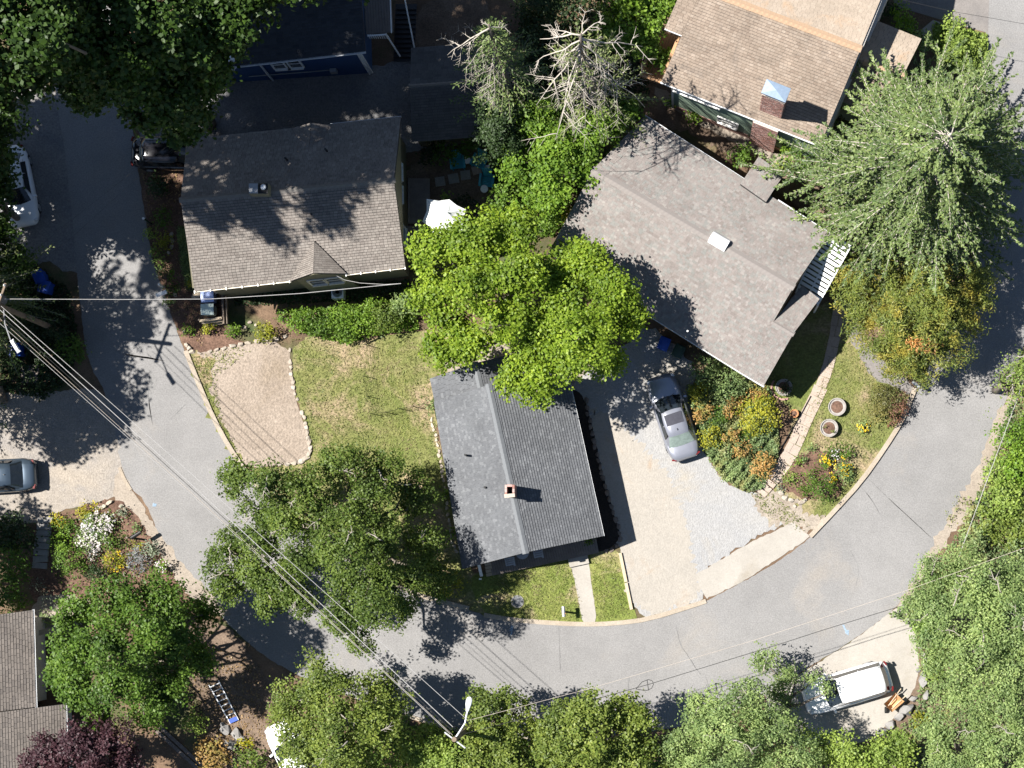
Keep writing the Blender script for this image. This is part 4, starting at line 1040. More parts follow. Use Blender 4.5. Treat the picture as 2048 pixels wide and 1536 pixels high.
    for sg, (i0, i1) in ((-1, (1, 2)), (1, (9, 8))):
        for xa, xb in ((xr2 + .05, (xr2 + xw2) / 2 - .05), ((xr2 + xw2) / 2 + .03, xw2 + .12)):
            f = lambda x, i: Vector((x, cr[3][i][1], cr[3][i][2]))
            q = [f(xa - .12, i0), f(xb + (.3 if xb > 0 else 0) * (1 if xb > (xr2 + xw2) / 2 else 0), i0), f(xb, i1), f(xa, i1)]
            q = [p + Vector((0, sg * .012, .006)) for p in q]
            q[0].z += .03; q[1].z += .03
            B().poly(q).mk('side_window', GL_CAR, t, fix=False)
    if sunroof:
        xa, xb = (xw2 * .9 + xr2 * .1), (xw2 * .42 + xr2 * .58)
        B().grid([[(x, y * wr * .80, zt + .05 - .03 * y * y) for y in (-1, -.5, 0, .5, 1)] for x in (xa - .02, (xa + xb) / 2, xb)]).mk('sunroof', plain('sunroof_glass', (.05, .05, .06), .2, spec=.5), t, fix=False, smooth=True)
    for sg in (-1, 1):
        b = B(); b.box((xw - .22, sg * (hw + .06), zb + .06), (.14, .20, .13), sg * .25, top=.8); b.mk('mirror', paint, t)
        p = Vector((hl * .90, sg * hw * .72, .70 if not suv else .8)); b = B(); b.lathe([(0, -.08), (.12, -.05), (.15, 0), (.11, .07), (0, .10)], p[:], 10); b.mk('headlight', LAMP_W, t, smooth=True)
        p = Vector((-hl * .955, sg * hw * .74, .78 if not suv else .95)); b = B(); b.box(p, (.09, .26, .12), sg * -.35); b.mk('tail_light', LAMP_R, t)
        for x in (hl * .60, -hl * .60):
            wn = B(); wn.lathe([(.16, -.10), (.31, -.11), (.335, -.05), (.335, .05), (.31, .11), (.16, .10)], (x, sg * (hw - .12), .335), 18, 'y'); wh = wn.mk('wheel', MT['rubber'], t)
            B().lathe([(0, -.02), (.19, -.02), (.21, .02), (0, .03)], (x, sg * (hw - .01), .335), 12, 'y').mk('rim', MT['grey_metal'], wh)
        # seams of the doors
    B().beam((hl * .985, 0, .42), (hl * .985, .01, .42), .06, .16).mk('number_plate', MT['white'], t) if False else None
    b = B(); b.tube([(xw + .13, -wb * .55, zb + .05), (xw - .12, .1, zb + .19)], .012, n=4); b.tube([(xw + .14, .05, zb + .05), (xw - .12, wb * .6, zb + .17)], .012, n=4); b.mk('wiper', MT['black'], t)
    if not suv:
        B().box((xr2 + .25, 0, zt + .07), (.12, .04, .06), top=.5).mk('antenna', MT['black'], t)
    else:
        for sg in (-1, 1): B().tube([(xr2 + .1, sg * wr * .92, zt + .02), (xr2 + .25, sg * wr * .92, zt + .07), (xw2 - .25, sg * wr * .92, zt + .07), (xw2 - .1, sg * wr * .92, zt + .02)], .025, n=5).mk('roof_rail', paint, t)
    # bumper grooves
    b = B(); b.grid([[(-hl * .99 + .16 * (y ** 2) ** 1.5 - .018, y * hw * .9, z) for y in [k / 8 - 1 for k in range(17)]] for z in (.50, .58)]); b.mk('rear_bumper', MT['black'], t, fix=False)
    return t
c1 = car('sedan', 'silver sedan with dark sunroof parked on the pale gravel drive', 'car', 4.85, 1.84, 1.45, carpaint('paint_silver', (.27, .28, .32), .5, .28), 1.35, .78, sunroof=True, rearglass=GL_PALE)
place(c1, 1346, 836, ang(-54, -165))
c2 = car('parked_car', 'white car parked at left under the dark trees, front end towards the bins', 'car', 4.45, 1.82, 1.48, carpaint('paint_white', (.70, .72, .74), 0, .3), 1.2, .5)
place(c2, 42, 377, ang(23, 116))
c3 = car('parked_car', 'dark blue-grey car parked on the left gravel driveway, rear end towards the road', 'car', 4.6, 1.86, 1.5, carpaint('paint_blue_grey', (.06, .085, .115), .5, .25), 1.2, .62)
place(c3, -2, 954, ang(-1, .06))
c4 = car('parked_car', 'black car parked beside the left end of the grey-tan house', 'car', 4.7, 1.86, 1.55, carpaint('paint_black', (.010, .010, .013), 0, .1), 1.2, .55, suv=True)
place(c4, 355, 312, ang(1, .02))
c5 = car('suv', 'white SUV parked on the concrete pad at lower right beside the wheelbarrow', 'car', 4.95, 1.98, 1.68, carpaint('paint_white_suv', (.76, .76, .76), 0, .3), 1.25, .28, suv=True)
place(c5, 1692, 1374, ang(-175, 52))
c6 = car('parked_car', 'white car half hidden under the branchy tree at the bottom edge', 'car', 4.6, 1.84, 1.5, carpaint('paint_white2', (.78, .78, .78), 0, .3), 1.3, .6)
place(c6, 594, 1518, ang(-.44, -.9))

# ================================================================ BINS AND YARD THINGS
def bin_(name, label, body, lid, group=None, wd=.58, dp=.68, h=1.05):
    t = thing(name, label, 'bin', (0, 0, 0), group)
    b = B(); b.box((0, 0, h / 2), (wd * .82, dp * .82, h), top=1.2); b.mk('bin_body', body, t)
    b = B(); b.grid([[(x * wd / 2 * 1.04, y * dp / 2 * 1.04, h + .03 + .07 * (1 - x * x) * (1 - .5 * y * y)) for y in (-1, -.6, 0, .6, 1)] for x in (-1, -.7, -.2, .2, .7, 1)])
    b.grid([[(x * wd / 2 * 1.04, sg * dp / 2 * 1.04, h + zz) for zz in (-.03, .04)] for sg in (-1,) for x in (-1, 1)]); b.mk('lid', lid, t, smooth=True)
    B().tube([(-wd * .4, dp * .56, h - .03), (wd * .4, dp * .56, h - .03)], .022, n=6).mk('handle', MT['black'], t)
    for sg in (-1, 1): B().lathe([(.05, -.03), (.11, -.03), (.11, .03), (.05, .03)], (sg * wd * .42, dp * .42, .11), 12, 'x').mk('wheel', MT['rubber'], t)
    for y in (-.18, .16): B().box((0, y * dp, h + .085), (wd * .7, .02, .02)).mk('lid_rib', lid, t)
    return t
for px, py, a, lb, lab in ((90, 559, .4, 'bin_blue', 'blue bin with the glinting lid, upper one of the pair below the white car'), (101, 579, -.3, 'bin_blue', 'blue bin, lower one of the pair below the white car'),
                     (42, 704, .1, 'bin_blue', 'blue bin standing alone beside the grey square board at left edge'), (1328, 692, ang(1, .4), 'bin_blue', 'blue bin beside the dark green bin by the taupe roofed house'),
                     (1357, 707, ang(1, .5), 'bin_green', 'dark green bin beside a blue one by the taupe roofed house'), (424, 599, R(-86), 'bin_paleblue', 'bin with the pale blue lid inside the pallet enclosure'),
                     (424, 624, R(-88), 'bin_pale', 'bin with the pale green-white lid inside the pallet enclosure')):
    o = bin_('bin', lab, MT[lb], MT[lb], 'wheeled bins'); place(o, px, py, a)
t = thing('old_board', 'weathered grey square board lying by the blue bin at left edge', 'board', P(60, 748))
for i in range(4): B().box(P(46 + i * 9.3, 748, .12), (.25, 1.0, .05), .02).mk('plank', MT['greywood'], t)
B().box(P(60, 738, .06), (1.0, .08, .06)).mk('batten', MT['greywood'], t); B().box(P(60, 758, .06), (1.0, .08, .06)).mk('batten', MT['greywood'], t)
t = thing('log', 'short cut log lying near the left edge below the grey board', 'log', P(4, 790)); B().tube([P(-2, 774, .2), P(8, 806, .2)], .22, n=10).mk('log_bark', MT['pole_wood'], t)
t = thing('pallet_enclosure', 'pale wooden pallet enclosure around two bins at the grey-tan house corner', 'enclosure', P(424, 615))
for y0, y1, x0, x1, zz in ((642, 636, 399, 444, .9), (646, 641, 404, 445, .55), (651, 646, 410, 446, .2), (590, 584, 386, 441, .95), (594, 592, 384, 402, .5), (587, 583, 408, 444, .4)):
    B().beam(P(x0, y0, zz), P(x1, y1, zz), .13, .13).mk('plank', MT['palewood'], t)
for x in (444, 450):
    for k in range(3): B().beam(P(x + k * 1.5, 592, .3 + .35 * k), P(x + 2 + k * 1.5, 648, .3 + .35 * k), .04, .30).mk('side_plank', MT['wood'], t)
for x, y in ((402, 642), (444, 640), (446, 588), (404, 590)): B().box(P(x, y, .5), (.09, .09, 1.0)).mk('post', MT['wood'], t)
t = thing('air_conditioner', 'white square air conditioner unit beside the shaded front wall of the grey-tan house', 'air conditioner', P(680, 589))
p = P(680, 589); B().box((p.x, p.y, .42), (.66, .66, .84), .05).mk('cabinet', MT['white_metal'], t)
B().lathe([(.27, .845), (.27, .87), (.22, .87), (.05, .88), (0, .88)], (p.x, p.y, 0), 18).mk('fan_grille', MT['black'], t)
for r in (.12, .19, .25): B().lathe([(r, .88), (r + .015, .89), (r + .03, .88)], (p.x, p.y, 0), 18).mk('grille_ring', MT['grey_metal'], t)
# mailboxes
def mailbox(px, py, fx, fy, lab, mat, ln=.55, wd=.2, h=1.1, post=None):
    p = P(px, py, h); t = thing('mailbox', lab, 'mailbox', (p.x, p.y, 0), 'mailboxes by the road')
    a = ang(fx, fy); m = Matrix.Rotation(a, 3, 'Z'); b = B(); rows = []
    for x in (-ln / 2, ln / 2):
        rows.append([(p.x + (m @ Vector((x, math.cos(u) * wd / 2, 0))).x, p.y + (m @ Vector((x, math.cos(u) * wd / 2, 0))).y, h + math.sin(u) * wd * .55) for u in [math.pi * i / 8 for i in range(9)]])
    b.grid(rows); n = 9; b.f += [tuple(range(9)), tuple(range(17, 8, -1)), (0, 9, 17, 8)]
    b.mk('box', mat, t)
    q = P(*(post or (px, py))); B().box((q.x, q.y, h * .5), (.10, .10, h)).mk('post', MT['white'] if mat is MT['white_metal'] else MT['wood'], t)
    d = m @ Vector((ln * .2, wd * .55, 0)); B().box((p.x + d.x, p.y + d.y, h + .06), (.05, .02, .14), a).mk('flag', MT['terracotta'], t)
mailbox(323, 587, 20, -8, 'white mailbox at the road edge left of the pallet enclosure', MT['white_metal'], .62, .24, 1.15, (329, 575))
mailbox(272, 1070, 80, -50, 'black mailbox in the flower garden at lower left', MT['black'], .62, .22, 1.15, (265, 1076))
mailbox(1127, 1223, 1, 14, 'black and silver mailbox beside the concrete walkway', MT['grey_metal'], .56, .2, 1.1)
mailbox(1832, 769, 12, 10, 'silver mailbox at the road end of the grey asphalt path', MT['grey_metal'], .5, .2, 1.1)
t = thing('marker_post', 'short green post with white top beside the road and the plant bed', 'post', P(303, 448)); B().tube([P(303, 448, 0), P(287, 437, 1.5)], .055, n=8).mk('shaft', MT['bin_green'], t); B().tube([P(287, 437, 1.5), P(286.5, 436.6, 1.58)], .075, n=8).mk('cap', MT['white'], t)
# manhole
t = thing('manhole_cover', 'round grey manhole cover set in the front lawn', 'manhole cover', P(1035, 1203)); p = P(1035, 1203)
B().lathe([(.32, .0), (.32, .06), (.27, .07), (0, .07)], (p.x, p.y, .02), 24).mk('lid', MT['iron'], t); B().lathe([(.36, 0), (.36, .05), (.325, .05)], (p.x, p.y, .02), 24).mk('rim', MT['stone_grey'], t)
# timber edging + wire fence
t = thing('landscape_timber', 'pale timber edging between the front lawn and the gravel drive', 'timber', P(1250, 1160)); B().beam(P(1240, 1106, .08), P(1252, 1164, .08), .17, .16).mk('timber', MT['palewood'], t); B().beam(P(1252, 1166, .08), P(1263, 1219, .08), .17, .16).mk('timber', MT['palewood'], t)
t = thing('wire_fence', 'thin black wire fence making a corner on the back lawn', 'fence', P(738, 760))
fpts = [(733, 690), (727, 752), (733, 792), (740, 827), (770, 824), (799, 817), (823, 812), (847, 807)]
for x, y in fpts:
    B().tube([P(x, y, 0), P(x, y, .95)], .022, n=6).mk('post', MT['black'], t)
for k in range(7): B().tube([P(x, y, .1 + k * .13) for x, y in fpts], .006, n=3).mk('wire', MT['wire_black'], t)
t = thing('post', 'dark leaning post at the hedge end of the wire fence', 'post', P(735, 688)); B().tube([P(735, 688, 0), P(727, 667, 1.1)], .05, n=8).mk('shaft', MT['black'], t)
# planters
def tub(px, py, r, lab, mat, fill, h=.42, cat='planter', name='planter'):
    p = P(px, py); t = thing(name, lab, cat, p); r /= 36
    B().lathe([(r * .86, 0), (r, h), (r * .9, h), (r * .86, h - .08)], (p.x, p.y, .01), 28).mk('tub', mat, t, smooth=False)
    B().lathe([(0, h - .05), (r * .9, h - .09)][::-1], (p.x, p.y, .01), 20).mk('earth', MT[fill], t); return t
t1 = tub(1673, 815, 18, 'round metal tub planter with bare soil on the right lawn', MT['brass_pot'], 'mulch')
t2 = tub(1657, 857, 18, 'round metal tub planter holding two small green plants', MT['brass_pot'], 'mulch')
for i, (x, y) in enumerate(((1649, 852), (1666, 860))): foliage('plant', [lobe(x, y, .5, 5, .8)], MT['grass_blade'], 900 + i, t2, size=.08, cl=40, k=6, clump=.06)
t3 = tub(1567, 776, 17, 'round planter full of dark leaves in the shade of the taupe roof', MT['brass_pot'], 'mulch', .4)
t4 = tub(1588, 828, 8.5, 'small terracotta pot beside the stone path', MT['terracotta'], 'mulch', .35, 'pot', 'flower_pot')
t = thing('hose_reel', 'white hose coil standing against the white gutter corner of the taupe roofed house', 'hose', P(1505, 768)); p = P(1505, 768)
for k in range(4): B().lathe([(.20 + .03 * math.cos(a), .03 * math.sin(a) + .06 + k * .055) for a in [i * 6.2832 / 6 for i in range(7)]], (p.x, p.y, 0), 18).mk('coil', MT['white'], t)
# chairs on the patio
def adirondack(label, mat):
    t = thing('garden_chair', label, 'chair', (0, 0, 0), 'teal garden chairs')
    for i in range(5): B().box((.28 - i * .115, 0, .36 - i * .03), (.10, .56, .025), m=Matrix.Rotation(-.2, 3, 'Y')).mk('seat_slat', mat, t)
    for i in range(5):
        y = (i - 2) * .105; z1 = .98 - abs(i - 2) * .05
        B().beam((-.26, y * .85, .22), (-.58, y * 1.15, z1), .095, .022).mk('back_slat', mat, t)
    for sg in (-1, 1):
        B().box((.02, sg * .36, .56), (.72, .13, .03), top=.95).mk('armrest', mat, t)
        B().box((.32, sg * .31, .28), (.10, .04, .56)).mk('leg', mat, t); B().beam((.34, sg * .29, .32), (-.45, sg * .29, .06), .03, .12).mk('leg', mat, t)
    return t
for px, py, fx, fy, lab in ((917, 328, .1, 1, 'teal garden chair nearest the grey-tan house, left of the white round table'), (960, 326, -.45, 1, 'teal garden chair right of the round white table by the dark shrubs'), (975, 364, -.12, 1, 'teal garden chair above the white stool on the patio')):
    o = adirondack(lab, MT['teal']); place(o, px, py, ang(fx, fy), .02)
def round_table(px, py, r, h, lab, mat, name='side_table'):
    p = P(px, py); t = thing(name, lab, 'table', p, 'small white tables' if 'patio' in lab else None)
    B().lathe([(r, h - .03), (r, h), (0, h)], (p.x, p.y, 0), 20).mk('table_top', mat, t)
    for k in range(3):
        a = k * 2.094; B().tube([(p.x + math.cos(a) * r * .7, p.y + math.sin(a) * r * .7, 0), (p.x + math.cos(a) * r * .5, p.y + math.sin(a) * r * .5, h)], .018, n=5).mk('leg', mat, t)
round_table(936, 324, .20, .48, 'small round white patio table between two teal chairs', MT['white'])
round_table(970, 381, .21, .45, 'small round white patio stool below the lowest teal chair', MT['white'])
t = thing('side_table', 'small square white patio table right of the middle teal chair', 'table', P(975, 340), 'small white tables'); p = P(975, 340); B().box((p.x, p.y, .44), (.34, .34, .03), .15).mk('table_top', MT['white'], t)
for sx in (-1, 1):
    for sy in (-1, 1): B().box((p.x + sx * .14, p.y + sy * .14, .22), (.03, .03, .43)).mk('leg', MT['white'], t)
t = thing('paver_row', 'row of grey square patio pavers below the teal chairs', 'pavers', P(905, 358))
for x, y, s, a in ((880, 363, 20, .15), (907, 357, 21, .18), (931, 350, 20, .12), (953, 340, 18, .3)): B().box(P(x, y, .04), (s / 36, s / 38, .06), a, top=.95).mk('paver', MT['stone_grey'] if x != 953 else MT['flagstone'], t)
# umbrella
t = thing('umbrella', 'white hexagonal patio umbrella between the grey-tan house and the lime maple', 'umbrella', P(893, 432))
uc = [P(853, 398, 4.6), P(899, 399, 4.6), P(932, 419, 4.6), P(926, 462, 4.6), P(868, 470, 4.6), P(845, 443, 4.6)]; ap = P(895, 425, 5.25)
for i in range(6):
    a_, b_ = uc[i], uc[(i + 1) % 6]; m_ = (a_ + b_) / 2; m_ = m_ + (ap - m_) * .09; m_.z = 4.6
    rows = []
    for s in (0, .33, .66, 1):
        rows.append([a_.lerp(ap, s), m_.lerp(ap, s) - Vector((0, 0, .10 * (1 - s) * s * 2)), b_.lerp(ap, s)])
    rows = [[p + Vector((0, 0, -.16)) for p in rows[0]]] + rows
    B().grid(rows).mk('canopy_panel', MT['umbrella'], t, fix=False, smooth=False)
    B().beam(a_ - Vector((0, 0, .03)), ap - Vector((0, 0, .06)), .03, .03).mk('rib', MT['grey_metal'], t)
B().tube([P(893, 432, 0), P(895, 425, 5.3)], .04, n=8).mk('pole', MT['grey_metal'], t)
# porch furniture
round_table(1047, 1106, .36, .85, 'round pale table at the roof edge of the porch deck', MT['grey_metal'], 'porch_table')
for px, py, lab in ((1023, 1123, 'grey slatted porch chair left of the round pale table'), (1079, 1107, 'grey slatted porch chair right of the round pale table')):
    t = thing('porch_chair', lab, 'chair', P(px, py), 'porch chairs'); p = P(px, py); a = ang(213, -46)
    for k in range(4): B().box((p.x, p.y + .18 - k * .12, .84), (.46, .09, .03), a).mk('seat_slat', MT['grey_metal'], t)
    for k in range(4): B().box((p.x - .18 + k * .12, p.y + .28 + k * .03, 1.1), (.08, .03, .5), a).mk('back_slat', MT['grey_metal'], t)
    for sx in (-1, 1):
        B().box((p.x + sx * .24, p.y, 1.02), (.06, .5, .03), a).mk('armrest', MT['grey_metal'], t)
        for sy in (-1, 1): B().box((p.x + sx * .2, p.y + sy * .2, .62), (.05, .05, .42), a).mk('leg', MT['grey_metal'], t)
t = thing('wooden_steps', 'cream wooden steps with white side rail at the left end of the porch', 'steps', P(970, 1142))
for k in range(4): B().box(P(976 + k * 1.0, 1128 + k * 7, .52 - k * .12), (.36, .17, .05), ang(213, -46)).mk('tread', MT['palewood'], t)
B().beam(P(957, 1126, .75), P(963, 1152, .35), .16, .1).mk('side_rail', MT['white'], t); B().box(P(961, 1158, .3), (.1, .1, .6)).mk('post', MT['white'], t)
# ladder
t = thing('ladder', 'aluminium ladder with blue foot lying on the dark ground at lower left', 'ladder', P(447, 1405))
la, lb_, lc, ld = P(418, 1370, .12), P(437, 1361, .12), P(477, 1440, .12), P(461, 1447, .12)
B().beam(la, ld, .05, .08).mk('side_rail', MT['white_metal'], t); B().beam(lb_, lc, .05, .08).mk('side_rail', MT['white_metal'], t)
for k in range(8): B().beam(la.lerp(ld, .06 + k * .125), lb_.lerp(lc, .06 + k * .125), .045, .03).mk('rung', MT['white_metal'], t)
B().slab([la.lerp(ld, .9) + Vector((0, 0, .05)), lb_.lerp(lc, .9) + Vector((0, 0, .05)), lc + Vector((0, 0, .05)), ld + Vector((0, 0, .05))], .04).mk('foot_plate', MT['bin_blue'], t, fix=False)
# wheelbarrow
t = thing('wheelbarrow', 'wheelbarrow with orange tray resting on the concrete behind the white SUV', 'wheelbarrow', P(1789, 1405))
q = [(1768, 1408), (1784, 1424), (1808, 1403), (1791, 1386)]; cen = P(1788, 1405)
o_ = [P(x, y, .62) for x, y in q]; i_ = [cen.lerp(p, .55) - Vector((0, 0, .3)) for p in o_]
b = B(); b.grid([[p for p in o_ + o_[:1]], [p for p in i_ + i_[:1]]]); b.poly(i_); b.grid([[p + (p - cen).normalized() * .03 for p in o_ + o_[:1]], [p - Vector((0, 0, .05)) for p in i_ + i_[:1]]]); b.mk('tray', MT['orange_tray'], t, fix=False)
for (x0, y0), (x1, y1) in (((1774, 1415), (1802, 1377)), ((1782, 1419), (1813, 1390))): B().beam(P(x0, y0, .3), P(x1, y1, .62), .045, .045).mk('handle', MT['palewood'], t)
b = B(); p = P(1771, 1420, .18); b.lathe([(.10, -.04), (.18, -.04), (.18, .04), (.10, .04)], (p.x, p.y, .18), 14, 'x'); b.mk('wheel', MT['rubber'], t)
for x, y in ((1793, 1393), (1801, 1400)): B().tube([P(x, y, 0), P(x, y, .4)], .02, n=5).mk('leg', MT['black'], t)

# ================================================================ STONES
stones('row of tan stones edging the gravel parking patch against the lawn', 'stone_border', 'stones',
    [(580, 700, 9), (581, 724, 12), (582, 735, 12), (582, 749, 11), (584, 756, 11), (587, 764, 12), (587, 775, 13), (590, 787, 11), (595, 798, 10), (604, 826, 13), (609, 835, 13), (611, 846, 12), (613, 855, 12), (615, 865, 12), (616, 875, 14), (619, 885, 15), (621, 896, 15), (619, 907, 16), (612, 917, 17), (602, 923, 17), (589, 926, 16), (577, 928, 14), (560, 930, 12), (520, 933, 11)], MT['stone'], seed=1)
stones('line of flat tan stones along the top of the gravel parking patch', 'stone_border', 'stones',
    [(384, 704, 14), (400, 706, 10), (420, 703, 11), (434, 699, 11), (448, 697, 12), (465, 692, 15), (482, 688, 14), (496, 686, 14), (515, 682, 16), (531, 679, 15), (553, 677, 15), (570, 673, 12)], MT['stone'], seed=2)
stones('row of pale stones along the west wall of the grey bungalow', 'stone_border', 'stones', [(x, y, 10) for x, y in along([(862, 838), (878, 900), (887, 960), (897, 1030), (906, 1090), (918, 1110)], 11, 1)], MT['stone'], seed=3)
stones('brown stone edging between the black mulch strip and the gravel drive', 'stone_border', 'stones', [(x, y, 13) for x, y in along([(1172, 800), (1180, 850), (1195, 910), (1206, 960), (1222, 1010), (1238, 1055), (1241, 1085), (1225, 1099), (1200, 1106)], 14, .8)], MT['stone_dark'], seed=4)
stones('cluster of tan stones in the mulch bed beside the left road', 'stone_pile', 'stones', [(344, 470, 12), (345, 482, 13), (344, 494, 11), (338, 505, 8), (351, 590, 10), (370, 664, 12), (374, 690, 14), (380, 696, 14), (566, 640, 8), (500, 645, 10), (490, 655, 10), (512, 650, 9)], MT['stone'], seed=5, size=(.26, .22, .2))
stones('pale rocks at the top edge of the flower garden by the gravel driveway', 'rock_edging', 'rocks', [(220, 1005, 15), (208, 1013, 14), (196, 1016, 14), (243, 1012, 12), (250, 1018, 9), (245, 1110, 9), (256, 1130, 13), (250, 1148, 10), (252, 1166, 8)], MT['stone'], seed=6, size=(.3, .2, .2))
stones('large grey rocks near the ladder foot at the bottom', 'rock_pile', 'rocks', [(451, 1460, 24), (462, 1489, 30), (476, 1470, 28), (446, 1450, 14), (484, 1480, 20)], MT['stone_grey'], seed=7, size=(.28, .24, .2))
stones('grey boulders bordering the concrete parking pad at lower right', 'rock_edging', 'rocks', [(1838, 1290, 18), (1846, 1310, 16), (1850, 1326, 20), (1847, 1360, 30), (1852, 1392, 24), (1826, 1398, 18), (1812, 1420, 34), (1798, 1432, 24), (1779, 1450, 26), (1764, 1464, 26), (1752, 1474, 18), (1836, 1340, 14)], MT['stone_grey'], seed=8, size=(.28, .2, .2))
stones('tan rocks at the low corner of the right garden bed', 'rock_edging', 'rocks', [(1562, 985, 14), (1570, 996, 14), (1582, 1000, 15), (1594, 1003, 16), (1602, 1006, 15), (1608, 1001, 12), (1590, 1012, 10), (1562, 962, 12)], MT['stone'], seed=9, size=(.28, .22, .16))
t = thing('brick_edging', 'curved brick edging round the shaded planter', 'edging', P(1556, 785))
for i in range(9):
    a = R(150 + i * 17); p = P(1566, 776); B().box((p.x + math.cos(a) * .64, p.y + math.sin(a) * .64, .05), (.1, .2, .1), a).mk('brick', MT['brick'], t)
# flagstone path: every slab its own piece
t = thing('flagstone_path', 'pale pinkish flagstone path curving from the shade down to the gravel drive', 'path', P(1600, 860))
cl_ = smooth([(1678, 610), (1668, 690), (1645, 770), (1612, 835), (1588, 895), (1562, 938), (1535, 965)], 2, False)
acc = 0; last = cl_[0]; rr = random.Random(4); k = 0
pl = [cl_[0]]
for a_, b_ in zip(cl_[:-1], cl_[1:]):
    L_ = (b_ - a_).length; x = 0
    while acc + (L_ - x) >= 21:
        x += 21 - acc; acc = 0; pl.append(a_.lerp(b_, x / L_))
    acc += L_ - x
for i in range(len(pl) - 1):
    d = (pl[i + 1] - pl[i]).normalized(); n_ = Vector((-d.y, d.x)); g = .6
    w0 = 11 if i < 8 else 14
    split = rr.uniform(-.3, .3) * w0 if i % 3 else None
    spans = [(-w0, w0)] if split is None else [(-w0, split - .3), (split + .3, w0)]
    for u0, u1 in spans:
        q = [pl[i] + d * g + n_ * u0, pl[i] + d * g + n_ * u1, pl[i + 1] - d * .1 + n_ * (u1 + rr.uniform(-.8, .8)), pl[i + 1] - d * .1 + n_ * (u0 + rr.uniform(-.8, .8))]
        z = .055 + rr.uniform(0, .02); B().slab([P(p.x, p.y, z) for p in q], .05).mk('flagstone', MT['flagstone'], t, fix=False)
t = thing('path_edging', 'thin dark metal edging strip beside the flagstone path', 'edging', P(1600, 860))
e_ = [(1622, 792), (1606, 822), (1585, 858), (1566, 890), (1552, 918)]
b = B(); b.grid([[P(x, y, .0), P(x, y, .14)] for x, y in e_]); b.grid([[P(x - 1, y - .6, .0), P(x - 1, y - .6, .14)] for x, y in e_]); b.grid([[P(x, y, .14), P(x - 1, y - .6, .14)] for x, y in e_]); b.mk('strip', MT['black'], t, fix=False)
t = thing('stone_steps', 'three low stone steps where the flagstone path meets the gravel drive', 'steps', P(1530, 972))
for i in range(4):
    x, y = 1543 - i * 8, 953 + i * 9; B().box(P(x, y, .12 - i * .025), (1.0, .27, .08), ang(28, 22)).mk('step', MT['flagstone'], t)
t = thing('garden_steps', 'grey stone garden steps leading down beside the flower garden at left', 'steps', P(85, 1090))
for i in range(8):
    B().box(P(90 - i * 1.5, 1040 + i * 13, .32 - i * .04), (.85, .34, .09), R(rr.uniform(-6, 6)), top=.96).mk('step', MT['stone_grey'], t)
t = thing('brick_path', 'dark narrow brick path between the purple tree and the rocks', 'path', P(372, 1495))
for i in range(11):
    for j in range(2):
        B().box(P(322 + i * 8.2 + j * -5, 1456 + i * 7.5 + j * 9, .04), (.3, .2, .06), R(-42 + rr.uniform(-4, 4))).mk('brick', MT['stone_dark'], t)

# ================================================================ POLES AND CABLES
UL = thing('utility_pole', 'wooden utility pole at the left edge with transformer and street lamp', 'utility pole', P(115, 660), 'utility poles')
tp = P(-14, 606, 9.6)
B().tube([P(115, 660, 0), P(115, 660).lerp(tp, .5) , tp], .17, .12, n=12).mk('shaft', MT['pole_wood'], UL)
def onp(f): return P(115, 660).lerp(tp, f)
c = onp(.93); B().beam(c + Vector((-.4, -1.1, 0)), c + Vector((.4, 1.1, 0)), .1, .12).mk('crossarm', MT['pole_wood'], UL)
for s in (-1, -.5, .5, 1):
    q = c + Vector((.37, 1.0, 0)) * s; B().lathe([(.05, .06), (.07, .12), (.03, .2), (0, .22)], q[:], 8).mk('insulator', MT['white'], UL)
q = onp(.82) + Vector((-.35, .48, 0)); B().lathe([(0, -.55), (.27, -.5), (.29, .35), (.2, .42), (0, .43)], q[:], 16).mk('transformer', MT['iron'], UL)
q = onp(.85); arm = [q, q + Vector((.2, -.9, .35)), q + Vector((.5, -1.7, .42))]; B().tube(arm, .035, n=6).mk('lamp_arm', MT['grey_metal'], UL)
B().box(arm[-1] + Vector((.22, -.32, -.02)), (.22, .75, .14), .55, top=.6).mk('luminaire', MT['white_metal'], UL)
UR = thing('utility_pole', 'utility pole with white street lamp standing among the bottom trees', 'utility pole', P(951, 1447), 'utility poles')
tq = P(908, 1479, 9.2)
B().tube([P(951, 1447, 0), tq], .17, .13, n=12).mk('shaft', MT['pole_wood'], UR)
lh = P(937, 1409, 8.6); la_ = P(930, 1446, 8.6)
B().tube([tq - Vector((0, 0, .6)), la_, lh.lerp(la_, .4)], .038, n=8).mk('lamp_arm', MT['white_metal'], UR)
b = B(); d = (lh - la_).normalized(); s_ = Vector((-d.y, d.x, 0)); rows = []
for u, wv, zz in ((-.36, .07, .05), (-.16, .11, .08), (0, .15, .10), (.2, .165, .10), (.33, .13, .08), (.4, .045, .04)):
    rows.append([lh + d * u + s_ * (wv * math.cos(k * math.pi / 6)) + Vector((0, 0, zz * math.sin(k * math.pi / 6))) for k in range(13)])
b.grid(rows); b.mk('luminaire', MT['white_metal'], UR, smooth=True)
B().beam(tq + Vector((-.5, .35, -.2)), tq + Vector((.55, -.45, -.2)), .07, .07).mk('crossarm', MT['grey_metal'], UR)
B().tube([tq - Vector((0, 0, .2)), la_ + Vector((0, 0, .05))], .035, n=6).mk('brace', MT['white_metal'], UR)
b = B()
def cable(lab, pts, r, mat, sag=0., name='cable', group='overhead cables', n=14):
    if len(pts) == 2:
        a, b_ = pts; pts = [a.lerp(b_, i / n) - Vector((0, 0, sag * 4 * (i / n) * (1 - i / n))) for i in range(n + 1)]
    c = (pts[0] + pts[-1]) / 2; t = thing(name, lab, 'cable', (c.x, c.y, 0), group)
    B().tube(pts, r, n=5).mk('strand', MT[mat], t); return t
cable('topmost pale cable of the bundle crossing the left road to the bottom pole', [P(2, 612, 9.4), P(934, 1439, 8.7)], 0.0136, 'wire', .35)
